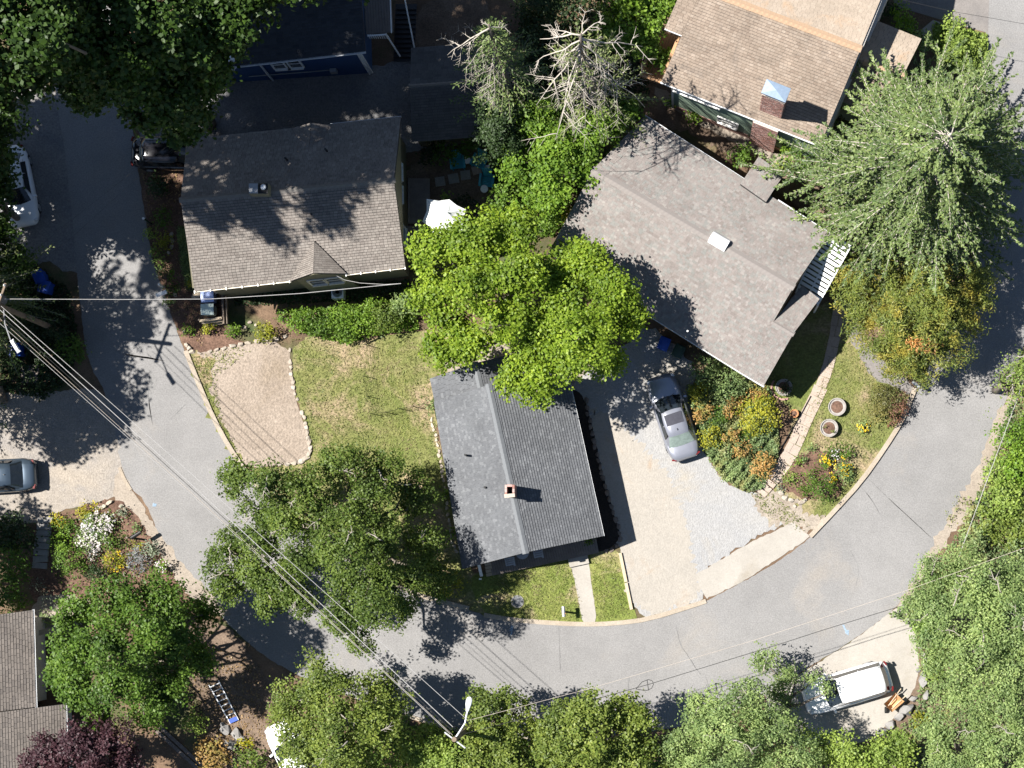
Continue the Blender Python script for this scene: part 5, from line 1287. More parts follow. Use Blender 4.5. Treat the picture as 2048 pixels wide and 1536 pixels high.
cable('twisted pale cable just below the topmost strand of the diagonal bundle', [P(-2, 618, 9.0), P(906, 1454, 8.9)], 0.0186, 'wire', .5)
cable('dark cable in the middle of the diagonal bundle', [P(-6, 624, 8.7), P(903, 1460, 8.6)], 0.0136, 'wire_black', .7)
cable('lowest pale cable of the diagonal bundle, apart at the left edge', [P(-8, 640, 8.2), P(900, 1468, 8.2)], 0.0124, 'wire', .9)
cable('thin green-grey cable beside the lowest strand of the diagonal bundle', [P(-6, 632, 8.4), P(905, 1470, 8.4)], 0.0087, 'wire_tan', .6)
cable('white twisted service cable from the left pole straight across to the dormer house corner', [P(10, 598, 8.6), P(250, 599, 7.6), P(420, 598, 7.0), P(600, 587, 6.6), P(802, 567, 6.3)], 0.0174, 'wire')
cable('short looped service cable from the house corner back to the little dormer', [P(802, 567, 6.3), P(770, 569, 5.6), P(720, 566, 5.2), P(690, 560, 5.0), P(672, 551, 5.1)], 0.0124, 'wire')
cable('thin white cable across the lower road, upper one', [P(936, 1441, 8.4), P(1180, 1377, 7.6), P(1500, 1283, 7.2), P(1810, 1182, 7.4), P(2120, 1070, 7.8)], 0.0112, 'wire_tan')
sn = cable('black cable with a teardrop loop across the lower road', [P(912, 1472, 7.0), P(1123, 1417, 5.9), P(1300, 1368, 5.6), P(1560, 1288, 5.5), P(1640, 1262, 5.5), P(1809, 1210, 5.7), P(2120, 1108, 6.2)], 0.0174, 'wire_black')
b = B(); lp_ = [P(1272, 1378, 5.62), P(1284, 1364, 5.62), P(1297, 1359, 5.62), P(1305, 1362, 5.62), P(1307, 1369, 5.62), P(1303, 1377, 5.62), P(1294, 1381, 5.62), P(1283, 1380, 5.62), P(1272, 1378, 5.62)]
b.tube(lp_, .017, n=5); b.tube([P(1294, 1359, 5.62), P(1297, 1381, 5.62)], .022, n=5); b.mk('snowshoe_loop', MT['wire_black'], sn)
cable('white cable along the right road edge above the hedge', [P(1918, 1112, 3.4), P(1965, 985, 3.4), P(2034, 800, 3.6), P(2085, 640, 4.2)], 0.0186, 'wire')
cable('faint thin cable from the left pole up over the shaded road, upper one', [P(0, 560, 9.0), P(130, 450, 8.8), P(270, 340, 8.6), P(420, 230, 8.0)], .005, 'wire_black')
cable('faint thin cable from the left pole up over the shaded road, lower one', [P(5, 580, 8.6), P(140, 478, 8.4), P(270, 360, 8.0), P(400, 255, 7.0)], .005, 'wire_black')
cable('thin dark cable over the road in the top right corner', [P(1785, -5, 7), P(1900, 22, 7), P(2120, 60, 7)], 0.0099, 'wire_black')
# ================================================================ VEGETATION
LM = lambda n, *a, **k: MT.__setitem__(n, leaf_mat(n, *a, **k))
LM('leaf_lime', (.105, .178, .014), (.235, .31, .034), trans=.34)
LM('leaf_bright', (.085, .165, .018), (.17, .26, .034), trans=.34)
LM('leaf_oak', (.020, .045, .007), (.042, .078, .012), trans=.2)
LM('leaf_mid', (.05, .088, .015), (.122, .165, .034), trans=.28)
LM('leaf_green', (.046, .098, .012), (.105, .17, .028), trans=.28)
LM('leaf_yellowgreen', (.08, .122, .022), (.19, .23, .05), trans=.28)
LM('leaf_pale', (.115, .178, .06), (.255, .32, .125), trans=.28)
LM('leaf_palebright', (.15, .22, .04), (.26, .33, .08), trans=.3)
LM('leaf_dark', (.018, .035, .012), (.035, .06, .02), trans=.2)
LM('leaf_purple', (.030, .012, .018), (.075, .035, .045), trans=.2, tcol=(1.3, .7, .7))
LM('needle_blue', (.06, .098, .032), (.155, .20, .072), trans=.12)
LM('needle_green', (.085, .115, .04), (.17, .20, .075), trans=.12)
LM('needle_gold', (.08, .115, .024), (.165, .185, .04), (.28, .235, .04), trans=.15)
LM('needle_orange', (.36, .16, .05), (.5, .25, .09), trans=.1)
LM('leaf_yellow', (.22, .2, .015), (.36, .32, .02), trans=.25)
LM('leaf_gold', (.18, .20, .02), (.32, .30, .035), trans=.28)
LM('leaf_rust', (.24, .15, .05), (.36, .21, .075), (.18, .19, .045), trans=.2)
LM('leaf_ground', (.10, .155, .06), (.20, .255, .11), (.21, .2, .075), trans=.2)
LM('leaf_barberry', (.10, .10, .03), (.17, .15, .05), trans=.2)
LM('leaf_barberry_red', (.16, .075, .05), (.22, .11, .08), trans=.2)
LM('leaf_silver', (.13, .16, .12), (.21, .24, .18), trans=.15)
LM('leaf_lavender', (.12, .13, .14), (.19, .19, .21), trans=.15)
LM('petal_white', (.42, .38, .40), (.62, .58, .60), trans=.2, tcol=(1, 1, 1))
LM('petal_yellow', (.6, .38, .01), (.7, .5, .03), trans=.2, tcol=(1, 1, .6))

def lobes(*L): return [lobe(*l) for l in L]
# --- the lime maple in the centre
tree('bright lime green maple filling the middle between the houses', lobes(
    (880, 500, 6.2, 58), (960, 480, 6.8, 60), (1040, 470, 6.2, 45), (870, 580, 5.6, 52), (950, 565, 8.6, 62), (1040, 560, 9.0, 52), (915, 650, 5.4, 58), (885, 705, 4.6, 36), (945, 690, 5.0, 40),
    (1010, 630, 7.0, 58), (1110, 560, 7.0, 62), (1180, 530, 7.2, 50), (1150, 610, 8.6, 58), (1230, 590, 6.9, 48), (1255, 640, 6.5, 38), (1090, 660, 7.2, 56), (1180, 680, 8.6, 56), (1060, 735, 5.6, 52), (1130, 730, 7.6, 46), (1075, 785, 6.8, 32), (1020, 762, 6.4, 26), (1205, 720, 7.2, 38), (1145, 505, 5.8, 34)),
    'leaf_lime', 11, base=(1085, 690), size=.165, cl=4.6, k=15, clump=.30, group=None, tr=.24, rough=.14)
# --- dark oaks at upper left
tree('big dark green oak overhanging the shaded road at upper left', lobes(
    (60, 60, 24, 85), (170, 30, 20, 100), (290, 40, 19, 110), (400, 60, 18, 90), (140, 130, 16, 80), (250, 140, 17.5, 90), (350, 150, 16.5, 80), (380, 225, 13.5, 55), (310, 215, 15, 52), (470, 20, 17.5, 70), (210, 95, 19.5, 80), (60, -40, 24, 90), (300, -60, 19, 110), (430, 130, 14.5, 55), (340, 260, 12.5, 32), (392, 262, 12.2, 30), (55, 140, 23, 50), (200, 190, 13, 40)),
    'leaf_oak', 12, base=(420, 250), size=.24, cl=3.2, k=15, clump=.36, group='shade trees', tr=.35)
tree('dark leafy tree hiding the back of the white car at left edge', lobes(
    (0, 330, 6, 32), (-5, 400, 5.5, 34), (2, 470, 4, 36), (25, 520, 3.4, 32), (-60, 380, 6.5, 70), (-30, 250, 8, 70), (-80, 480, 5, 60)), 'leaf_oak', 13, size=.2, cl=3.4, k=14, group='shade trees')
tree('tall dark tree spreading from beyond the top edge over the blue house', lobes(
    (560, -110, 19, 110), (660, -130, 20, 110), (470, -90, 18, 80), (760, -150, 18, 90), (520, -40, 15.5, 45), (600, -200, 20, 110), (440, -170, 19, 100), (840, -120, 13, 60), (240, -280, 18, 100), (340, -270, 18, 100), (160, -300, 18, 90), (430, -240, 18, 80), (690, -80, 16, 60), (600, -55, 16, 50), (100, -90, 18, 80), (-20, -90, 18, 90), (-130, -60, 18, 90), (180, -90, 19, 80), (0, -170, 19, 100), (120, -170, 19, 100), (240, -170, 19, 100), (340, -140, 19, 80)), 'leaf_oak', 14, base=(480, -60), size=.24, cl=3.4, k=14, group='shade trees', tr=.35)
tree('very tall dark tree just outside the left edge shading the grey-tan roof', lobes((-60, 90, 25, 75), (-140, 50, 25, 75), (-210, 140, 24, 80), (-90, 170, 24.5, 60), (-290, 80, 25, 80), (-320, 10, 25, 90), (-25, 190, 23, 40), (-170, 215, 24, 50), (-30, 20, 24, 60), (-250, 200, 24, 50), (-380, 130, 25, 80)), 'leaf_oak', 51, base=(-330, 330), size=.26, cl=2.2, k=14, group='shade trees', tr=.4, gap=(.45, 2.2))
tree('low dark tree just outside the left edge shading the white car', lobes((-90, 160, 7.5, 80), (-60, 240, 7, 70), (-110, 320, 7, 90), (-20, 200, 7, 42), (-40, 290, 7, 36), (-230, 180, 8, 90), (-170, 150, 8, 70), (-240, 430, 8, 70), (-190, 250, 8, 90), (-10, 150, 8, 50), (-60, 330, 8.5, 80), (-150, 100, 8, 90)), 'leaf_oak', 54, base=(-120, 290), gap=(.08, 1.5), size=.24, cl=3.6, k=14, group='shade trees', tr=.3)
tree('dark tree just outside the left edge shading the gravel driveway', lobes((-190, 690, 9, 80), (-220, 760, 10, 90), (-150, 770, 9, 60), (-260, 800, 9.5, 70), (-220, 640, 9, 80)), 'leaf_oak', 52, size=.22, cl=3.2, k=14, group='shade trees')
tree('dark tree just outside the left edge below the dark grey car', lobes((-310, 1090, 9, 70), (-290, 1050, 8.5, 60), (-330, 1020, 9, 70), (-270, 1150, 8, 55)), 'leaf_oak', 53, size=.22, cl=3.2, k=14, group='shade trees')
tree('tall unseen tree added beyond the top left corner to block sky light', lobes((-330, -150, 22, 170), (-450, 50, 22, 170), (-180, -220, 21, 150), (-460, 260, 20, 160)), 'leaf_oak', 55, size=.34, cl=1.3, k=14, group='shade trees', tr=.4)  # out-of-view crowns added to cut sky light and deepen the upper-left shade
# conifers beyond the left edge, their shadows lie on the road
spruce('conifer just beyond the left edge whose shadow falls on the road', (-22, 606), 13.2, 4.6, 'needle_green', 15, nbr=340, zexp=.6, name='conifer_tree', group='conifers beyond the left edge')
spruce('conifer beyond the left edge shading the gravel driveway', (-95, 790), 13.5, 3.6, 'needle_green', 16, nbr=200, name='conifer_tree', group='conifers beyond the left edge')
# --- branchy trees left of the bungalow
tree('large mid green tree with bare twigs showing, left of the grey bungalow', lobes(
    (480, 960, 6.5, 42), (545, 965, 8.4, 46), (620, 985, 7, 52), (520, 1035, 6.6, 44), (590, 1050, 6.8, 50), (690, 935, 6.2, 44), (765, 945, 5.2, 42), (815, 975, 3.9, 42), (735, 1000, 7.2, 48), (655, 1035, 7.4, 50), (690, 1095, 9.6, 54), (612, 1108, 7.2, 42), (770, 1070, 5.2, 50), (835, 1000, 3.4, 34), (850, 1095, 3.6, 42), (825, 1150, 4.6, 44), (765, 1150, 5.4, 48), (880, 1150, 2.9, 32), (700, 1170, 7.2, 54), (750, 1210, 8, 42), (690, 1235, 6, 42), (720, 1285, 5.4, 26), (800, 1215, 5.4, 38)),
    'leaf_mid', 17, base=(735, 1110), size=.13, cl=5.0, k=14, clump=.28, nb=15, tr=.28, rough=.22, gap=(.34, 1.5))
tree('lower lobe of fine leaved tree reaching over the road edge at left', lobes(
    (460, 1100, 6, 44), (520, 1090, 6.2, 40), (450, 1150, 5.6, 42), (510, 1160, 6, 46), (570, 1150, 6, 42), (600, 1195, 5.6, 38), (545, 1205, 5.4, 34), (470, 1185, 5, 26)), 'leaf_mid', 18, base=(590, 1165), size=.13, cl=5.4, k=14, clump=.30, nb=7, rough=.2)
# --- lower left
tree('round dense green tree at lower left between roof and ladder', lobes(
    (170, 1225, 5.4, 52), (245, 1205, 6.2, 52), (325, 1205, 5.6, 52), (150, 1300, 6, 54), (230, 1285, 9.0, 66), (300, 1265, 7.6, 50), (345, 1300, 5.8, 60), (405, 1230, 4.6, 34), (160, 1380, 5.4, 48), (240, 1375, 7.2, 52), (320, 1385, 5.6, 48), (392, 1325, 4.6, 40), (120, 1350, 4.6, 36), (290, 1430, 3.6, 34), (205, 1435, 4, 30), (350, 1240, 5.6, 36)), 'leaf_green', 19, base=(270, 1310), size=.15, cl=4.6, k=14, clump=.30)
tree('dark purple leaved tree at the bottom left edge', lobes((110, 1500, 4.6, 42), (170, 1480, 5, 46), (230, 1485, 4.8, 42), (180, 1530, 5, 50), (110, 1545, 4.4, 40), (255, 1530, 4.2, 34), (70, 1530, 4, 26)), 'leaf_purple', 20, size=.14, cl=5, k=13, clump=.26)
# --- bottom row
tree('branchy green tree at the bottom covering the white car', lobes(
    (590, 1395, 6.2, 46), (650, 1370, 6.2, 42), (600, 1450, 6.6, 54), (680, 1420, 7, 58), (750, 1400, 6, 46), (690, 1490, 7.2, 62), (760, 1460, 6.4, 52), (620, 1510, 6.6, 52), (790, 1420, 5.4, 34), (560, 1425, 5.4, 26), (720, 1545, 6.6, 60), (630, 1335, 5.2, 20), (690, 1355, 5.2, 22), (770, 1365, 5, 20)), 'leaf_yellowgreen', 21, base=(690, 1500), size=.13, cl=5.2, k=14, clump=.28, nb=13, rough=.2)
tree('light green broadleaf tree at the foot of the lower utility pole', lobes((820, 1495, 3.8, 30), (860, 1480, 4, 34), (850, 1530, 4, 42), (900, 1520, 4.2, 36), (910, 1560, 4, 40)), 'leaf_palebright', 22, size=.15, cl=4.6, k=13, clump=.28)
tree('yellow-green upright tree right of the street lamp at the bottom', lobes((955, 1395, 4.2, 22), (975, 1420, 4.8, 34), (1010, 1400, 4.4, 26), (1030, 1425, 4.8, 32), (1000, 1465, 5, 44), (960, 1470, 4.6, 30), (960, 1520, 4.6, 36), (1020, 1520, 4.8, 44), (1060, 1465, 4.6, 30)), 'leaf_yellowgreen', 23, size=.14, cl=5, k=13, clump=.26)
tree('olive green broad tree in the middle of the bottom edge', lobes((1120, 1440, 5.4, 40), (1180, 1425, 5.8, 46), (1100, 1490, 5, 40), (1170, 1480, 6.2, 56), (1240, 1440, 5.8, 46), (1270, 1420, 5, 30), (1250, 1490, 5.8, 52), (1290, 1455, 5, 32), (1190, 1540, 5.6, 56), (1275, 1530, 5.2, 46), (1110, 1540, 4.8, 36)), 'leaf_yellowgreen', 24, size=.15, cl=5, k=14, clump=.28, rough=.2)
tree('pale green leafy tree at the bottom right of the road, left of the concrete pad', lobes((1395, 1420, 5, 34), (1450, 1410, 5.4, 44), (1500, 1400, 5.2, 42), (1400, 1480, 5.4, 50), (1470, 1470, 6, 58), (1540, 1460, 5.6, 50), (1370, 1530, 5, 44), (1440, 1540, 5.6, 56), (1530, 1530, 5.6, 56), (1600, 1520, 5.4, 46), (1350, 1490, 4.6, 30)), 'leaf_pale', 25, size=.14, aspect=.5, cl=5, k=14, clump=.28, nb=5, rough=.2)
tree('small pale leafed tree overlapping the bonnet of the white SUV', lobes((1530, 1325, 2.6, 28), (1558, 1350, 2.6, 28), (1590, 1346, 2.3, 22), (1562, 1385, 2.4, 26), (1632, 1360, 2.3, 14), (1652, 1384, 2.3, 14), (1575, 1420, 2.4, 20), (1585, 1465, 3, 24)), 'leaf_pale', 26, base=(1570, 1430), size=.14, aspect=.5, cl=5, k=13, clump=.26, nb=3)
tree('low bushy tree between the concrete pad and the bottom edge', lobes((1640, 1490, 4, 34), (1690, 1510, 4, 40), (1750, 1500, 4, 36), (1730, 1550, 4, 44), (1800, 1490, 4, 30), (1790, 1535, 4.2, 40)), 'leaf_palebright', 27, size=.14, cl=4.6, k=13, clump=.28)
tree('pale green tree in the bottom right corner', lobes((1880, 1470, 4.6, 44), (1950, 1460, 5, 50), (2020, 1470, 5.4, 56), (1900, 1530, 4.6, 48), (1980, 1535, 5, 56), (2050, 1540, 5, 46), (1860, 1510, 4, 26)), 'leaf_pale', 28, size=.14, aspect=.5, cl=4.6, k=13, clump=.28, nb=3, rough=.2)
tree('large pale green tree at the right edge above the white SUV', lobes((1860, 1150, 5.6, 46), (1920, 1140, 6, 50), (1850, 1210, 6, 46), (1910, 1210, 7.2, 66), (1990, 1180, 7, 60), (1880, 1270, 6.6, 54), (1960, 1270, 7.4, 70), (2030, 1250, 7, 56), (1880, 1320, 5.8, 40), (1950, 1340, 6.6, 58), (2020, 1340, 6.8, 58), (1930, 1395, 5.4, 38), (2000, 1400, 5.8, 46), (2050, 1160, 6, 50)), 'leaf_pale', 29, size=.14, aspect=.5, cl=4.8, k=14, clump=.28, nb=8, rough=.2)
# --- right edge
tree('lacy light tree at the right edge over the road', lobes((2010, 750, 6, 22), (2035, 720, 6.4, 26), (2030, 770, 6, 24), (2050, 800, 5.6, 26), (2060, 745, 6.4, 34), (2005, 790, 5.4, 14)), 'leaf_palebright', 30, size=.11, cl=3.4, k=7, clump=.3, nb=3)
for i, (px, py, z, r, lf, lab) in enumerate(((2030, 880, 1.6, 42, 'leaf_bright', 'bright green hedge bush at the right edge beside the white cable, upper'), (2045, 940, 1.6, 44, 'leaf_bright', 'bright green hedge bush at the right edge, third along the cable'), (2000, 945, 1.3, 32, 'leaf_palebright', 'pale bush leaning to the right road edge'), (2010, 1000, 1.6, 44, 'leaf_palebright', 'bright pale bush right of the cable in the middle of the right edge'),
      (1985, 1050, 1.3, 36, 'leaf_yellowgreen', 'yellowish bush between the cable and the large pale tree'), (2040, 1060, 1.5, 44, 'leaf_yellowgreen', 'dull green bush at the right edge above the large pale tree'), (1945, 1085, 1.2, 28, 'leaf_ground', 'low mixed weeds bush at the road verge by the large pale tree'), (2045, 1110, 1.4, 38, 'leaf_ground', 'dull bush at the right edge just above the large pale tree'), (1955, 1020, .7, 22, 'leaf_ground', 'straggly low bush on the sandy right road verge'))):
    shrub(lab, [lobe(px, py, z, r, .8), lobe(px + 10, py - 14, z * .8, r * .7)], lf, 300 + i, group='bushes along the right verge', size=.15, cl=7, k=10, clump=.25)
for i, (px, py, r, lab) in enumerate(((1978, 928, 10, 'small grass tuft at the edge of the right road, upper'), (1968, 948, 8, 'small grass tuft at the edge of the right road, lower'), (1925, 1010, 15, 'thin weeds spreading onto the right road'), (1900, 1040, 12, 'thin weeds lower down the right road edge'))):
    shrub(lab, [lobe(px, py, .12, r, .5)], 'grass_blade', 340 + i, name='grass_tuft', cat='grass tuft', group='weeds on the road edge', size=.14, aspect=.3, cl=12, k=5, stems=False)
# --- top middle
tree('lime green leafy tree below the bare topped conifers', lobes((1060, 250, 4.6, 46), (1100, 310, 5.2, 54), (1050, 330, 4.6, 42), (1110, 380, 4.8, 48), (1170, 300, 4.8, 48), (1060, 390, 4.2, 34), (1180, 360, 4.2, 32), (1200, 260, 4.6, 46), (1110, 240, 4.8, 46), (1090, 430, 3.6, 30), (1250, 230, 4, 34), (1150, 230, 4.4, 40)), 'leaf_bright', 31, size=.17, cl=4.2, k=14, clump=.30)
for i, (px, py, z, r, lf, lab) in enumerate(((1130, 420, 1.5, 26, 'leaf_gold', 'yellow-green shrub at the left corner of the taupe roof'), (1095, 455, 1.2, 18, 'leaf_bright', 'small green shrub between the lime maple and the taupe roof'), (1010, 400, 1.6, 34, 'leaf_green', 'green shrub on the slope right of the teal chairs'), (1000, 440, 1.4, 28, 'leaf_green', 'green shrub right of the white umbrella'), (890, 392, .8, 6, 'leaf_palebright', 'small pale sprig above the white umbrella'), (890, 305, 1.0, 26, 'leaf_green', 'dark leafy shrub behind the teal chairs, left'), (940, 300, 1.0, 24, 'leaf_green', 'dark leafy shrub behind the teal chairs, right'), (860, 310, .8, 22, 'leaf_dark', 'dark shrub at the corner of the shed'), (935, 415, .6, 24, 'leaf_dark', 'low dark plants between the umbrella and the teal chairs'))):
    shrub(lab, [lobe(px, py, z, r, .8)], lf, 360 + i, group='shrubs round the patio', size=.15, cl=6, k=10)
tree('dull dark evergreen between the shed and the lime leafy tree', lobes((985, 215, 6, 36), (1000, 265, 5.6, 40), (975, 285, 4.6, 30), (1015, 300, 4.6, 28), (1010, 215, 5.4, 30)), 'leaf_dark', 32, size=.13, cl=5.6, k=13, clump=.25)
tree('green tree against the tan roof at the top edge', lobes((1250, 20, 5, 50), (1300, 40, 4.6, 42), (1230, 70, 5, 42), (1280, 95, 4.4, 40), (1330, 10, 4.6, 36), (1250, -40, 5.4, 60), (1320, 130, 3.4, 26)), 'leaf_bright', 33, size=.17, cl=4.2, k=14, clump=.3)
tree('dark green tree in the shade between the two bare topped conifers', lobes((1070, 40, 4, 40), (1090, 100, 3.6, 40), (1060, 150, 3.4, 36), (1100, -20, 5, 50), (1130, 160, 3, 36)), 'leaf_dark', 34, size=.16, cl=4, k=12)
def bare_top(label, base, apexpx, H, Rr, leaf, seed, limbs_, nbr, foliage_from=.84, **k):
    ap_ = P(*apexpx, H); b0 = P(*base)
    t, trunk, at = spruce(label, base, H, Rr, leaf, seed, name='conifer_tree', group='bare topped conifers', deadtop=1 - foliage_from, nbr=nbr, lean=(ap_.x - b0.x, ap_.y - b0.y), **k)
    rr = random.Random(seed)
    for (zf, ex, ey, ez, r) in limbs_:
        b = B(); branch_mesh(b, at(zf), P(ex, ey, ez), r * .85, rr, 6, 2, .014, .03); b.mk('bare_branch', MT['deadwood'], t, smooth=True)
    return t
bare_top('conifer with grey broken top and few bare branches, left of the other', (1035, 222), (978, 50), 15.5, 3.1, 'needle_blue', 35,
    [(.97, 895, 110, 13, .05), (.96, 915, 100, 12.8, .045), (.98, 1015, 56, 14.6, .04), (.99, 962, 44, 15.6, .05), (.9, 925, 142, 11.5, .03), (.8, 975, 205, 10, .03), (.8, 990, 200, 10, .03), (.78, 968, 190, 10, .03)], 120, .95, needle=.2, twig=.6, bark='bark')
bare_top('conifer with many bleached bare branches spreading from its top, near the tan roof', (1198, 262), (1162, 68), 16, 3.9, 'needle_green', 36,
    [(.99, 1080, 78, 15, .06), (.98, 1108, 58, 15, .05), (.99, 1208, 36, 15.4, .055), (.99, 1170, 22, 15.6, .04), (.97, 1202, 93, 14.5, .06), (.95, 1285, 93, 13, .06), (.93, 1250, 150, 12, .06), (.95, 1072, 124, 13.5, .055), (.9, 1073, 210, 11.5, .06), (.88, 1118, 245, 11, .06), (.86, 1111, 280, 10.5, .06), (.92, 1120, 118, 12.5, .04), (.88, 1172, 210, 11, .045), (.85, 1185, 200, 10.6, .05), (.9, 1225, 185, 11, .045), (.8, 1290, 215, 9, .05), (.82, 1170, 260, 9, .05), (.9, 1100, 135, 13, .035), (.86, 1140, 180, 11, .04), (.8, 1240, 180, 10, .05)], 90, .9, needle=.2, twig=.55, stn=.26, bark='bark')
# --- big spruce on the right
def az_mod(az): return 1.0 + .13 * math.cos(az - 3.2) - .24 * max(0, math.cos(az - 2.15)) ** 4 + .22 * max(0, math.cos(az - 1.25)) ** 2 - .14 * max(0, math.cos(az + 2.1)) ** 3 + .1 * math.sin(az * 7)
spruce('huge blue-green spruce covering the upper right beside the tan roof', (1812, 412), 17.2, 7.7, 'needle_blue', 37, fan=.25, nbr=260, z0=.10, needle=.22, twig=.36, droop=.13, azr=az_mod, stn=.17, zexp=.58, wid=.34, bark='deadwood')
tree('golden green conifer below the big spruce beside the asphalt path', lobes((1730, 590, 3.6, 46), (1790, 570, 4.4, 48), (1850, 570, 5, 48), (1905, 590, 4.4, 44), (1735, 635, 3.6, 42), (1795, 635, 6, 50), (1860, 635, 6.4, 52), (1925, 640, 4.2, 42), (1765, 690, 3.6, 38), (1825, 690, 5, 46), (1890, 690, 4.4, 42), (1838, 735, 3.0, 32), (1795, 725, 2.8, 28), (1955, 610, 3.6, 28), (1960, 560, 3.8, 30), (1705, 560, 3, 28)), 'needle_gold', 38, base=(1815, 660), name='conifer_tree', size=.19, aspect=.26, cl=4.4, k=22, clump=.30, rough=.45, gap=(.5, 1.1))
ob = [o for o in col.objects if o.get('label', '').startswith('golden green')][0]
for i, (x, y, z) in enumerate(((1825, 683, 6.4), (1848, 682, 6.3), (1838, 692, 6.1), (1866, 690, 5.9), (1852, 698, 5.8))):
    rng = np.random.default_rng(70 + i); n = 60; p = np.array(P(x, y, z)) + rng.normal(size=(n, 3)) * np.array([.22, .12, .08])
    link('dead_spray', leaf_mesh('dead_spray', p, rng.normal(size=(n, 3)) * .4 + np.array([0, 0, 1]), rng.normal(size=(n, 3)) * .5 + np.array([.6, -.8, -.2]), np.full(n, .2), np.full(n, .06), MT['needle_orange']), ob, label='dead orange spray', kind='stuff')
for i, (px, py, z, r, lf, lab) in enumerate(((1480, 307, 1.4, 24, 'leaf_green', 'round green shrub against the edge of the taupe roof below the green siding'), (1802, 30, 1.4, 22, 'leaf_bright', 'bright shrub at the top right beside the tan lower roof'), (1815, 55, 1.1, 18, 'leaf_bright', 'second bright shrub below it at the top right walk'), (1838, 82, 1.0, 22, 'leaf_pale', 'pale shrub at the end of the short concrete walk'), (1905, 62, .6, 30, 'leaf_palebright', 'lime ground plants by the top right driveway'), (1925, 85, .7, 26, 'leaf_palebright', 'lime shrub between driveway and the big spruce'), (1775, 20, 1.3, 20, 'leaf_dark', 'dark shrub in the shade of the tan gable'), (1568, 288, 1.8, 13, 'leaf_bright', 'bright green vine climbing the brick chimney side'), (1590, 300, 1.2, 14, 'leaf_green', 'green vine on the shaded wall right of the brick chimney'), (1560, 328, .4, 12, 'leaf_palebright', 'small pale plants at the chimney foot'), (1590, 335, .5, 16, 'leaf_palebright', 'pale low plants between the chimney foot and the spruce'), (1605, 318, 1.6, 26, 'leaf_green', 'green shrub below the tan roof corner'), (1345, 205, .8, 14, 'leaf_bright', 'small green plant at the left wall corner under the green siding'), (1385, 235, .7, 14, 'leaf_bright', 'small green plant beside the sandy side path'), (1510, 268, .9, 9, 'leaf_pale', 'small pale plant left of the brick chimney foot'))):
    shrub(lab, [lobe(px, py, z, r, .8), lobe(px + r * .3, py + r * .3, z * .7, r * .7)], lf, 400 + i, size=.14, cl=7, k=10)
# --- hedge row in front of the grey-tan house
for i, (px, py, z, r, lf, lab) in enumerate(((602, 640, .9, 24, 'leaf_bright', 'bright hedge shrub, leftmost of the row below the grey-tan house'), (641, 646, 1.0, 26, 'leaf_green', 'green hedge shrub, second from the left of the row'), (682, 636, 1.1, 28, 'leaf_bright', 'bright hedge shrub above the leaning dark post, left'), (695, 664, .9, 20, 'leaf_green', 'low green hedge shrub at the foot of the leaning dark post'), (725, 640, 1.1, 27, 'leaf_bright', 'bright hedge shrub just right of the leaning dark post'), (770, 636, 1.2, 32, 'leaf_mid', 'broad grey-green hedge shrub beside the lime maple'), (805, 612, 1.2, 26, 'leaf_pale', 'pale hedge shrub touching the lime maple at the house corner'), (745, 612, .9, 18, 'leaf_bright', 'small bright shrub behind the hedge row'), (564, 632, .5, 14, 'leaf_bright', 'small leafy plant among stones left of the hedge row'), (531, 664, .6, 19, 'leaf_gold', 'yellow-green bush above the gravel parking patch'), (466, 661, .5, 14, 'leaf_bright', 'bright green bush right of the pallet enclosure foot'), (419, 657, .4, 12, 'leaf_gold', 'small yellowish bush below the pallet enclosure'), (375, 661, .4, 10, 'leaf_bright', 'small green bush at the road edge of the mulch bed'), (344, 578, .4, 10, 'leaf_green', 'small bush right of the white mailbox'), (336, 604, .3, 8, 'leaf_pale', 'tiny plant below the white mailbox'))):
    shrub(lab, [lobe(px, py, z, r, .85), lobe(px - r * .4, py + r * .3, z * .7, r * .6), lobe(px + r * .45, py + r * .1, z * .8, r * .6)], lf, 430 + i, group='shrubs below the grey-tan house' if i < 8 else None)
for i, (px, py, r, lf, lab) in enumerate(((326, 437, 18, 'leaf_green', 'dark green leafy plant by the marker post'), (302, 467, 13, 'leaf_palebright', 'strappy plant at the road edge, below the marker post'), (328, 484, 17, 'leaf_gold', 'yellow-green plant in the roadside bed'), (312, 505, 13, 'leaf_palebright', 'strappy green plant in the middle of the roadside bed'), (324, 526, 13, 'leaf_palebright', 'spiky plant in the lower roadside bed'), (337, 548, 12, 'leaf_bright', 'spiky green plant near the white mailbox'), (318, 545, 8, 'leaf_pale', 'pale small plant at the kerb above the white mailbox'), (381, 572, 9, 'leaf_yellow', 'yellow small plant at the corner of the grey-tan roof'))):
    shrub(lab, [lobe(px, py, .4, r, .8)], lf, 460 + i, cat='plant', name='garden_plant', group='plants in the roadside bed', size=.16, aspect=.35, cl=11, k=9)
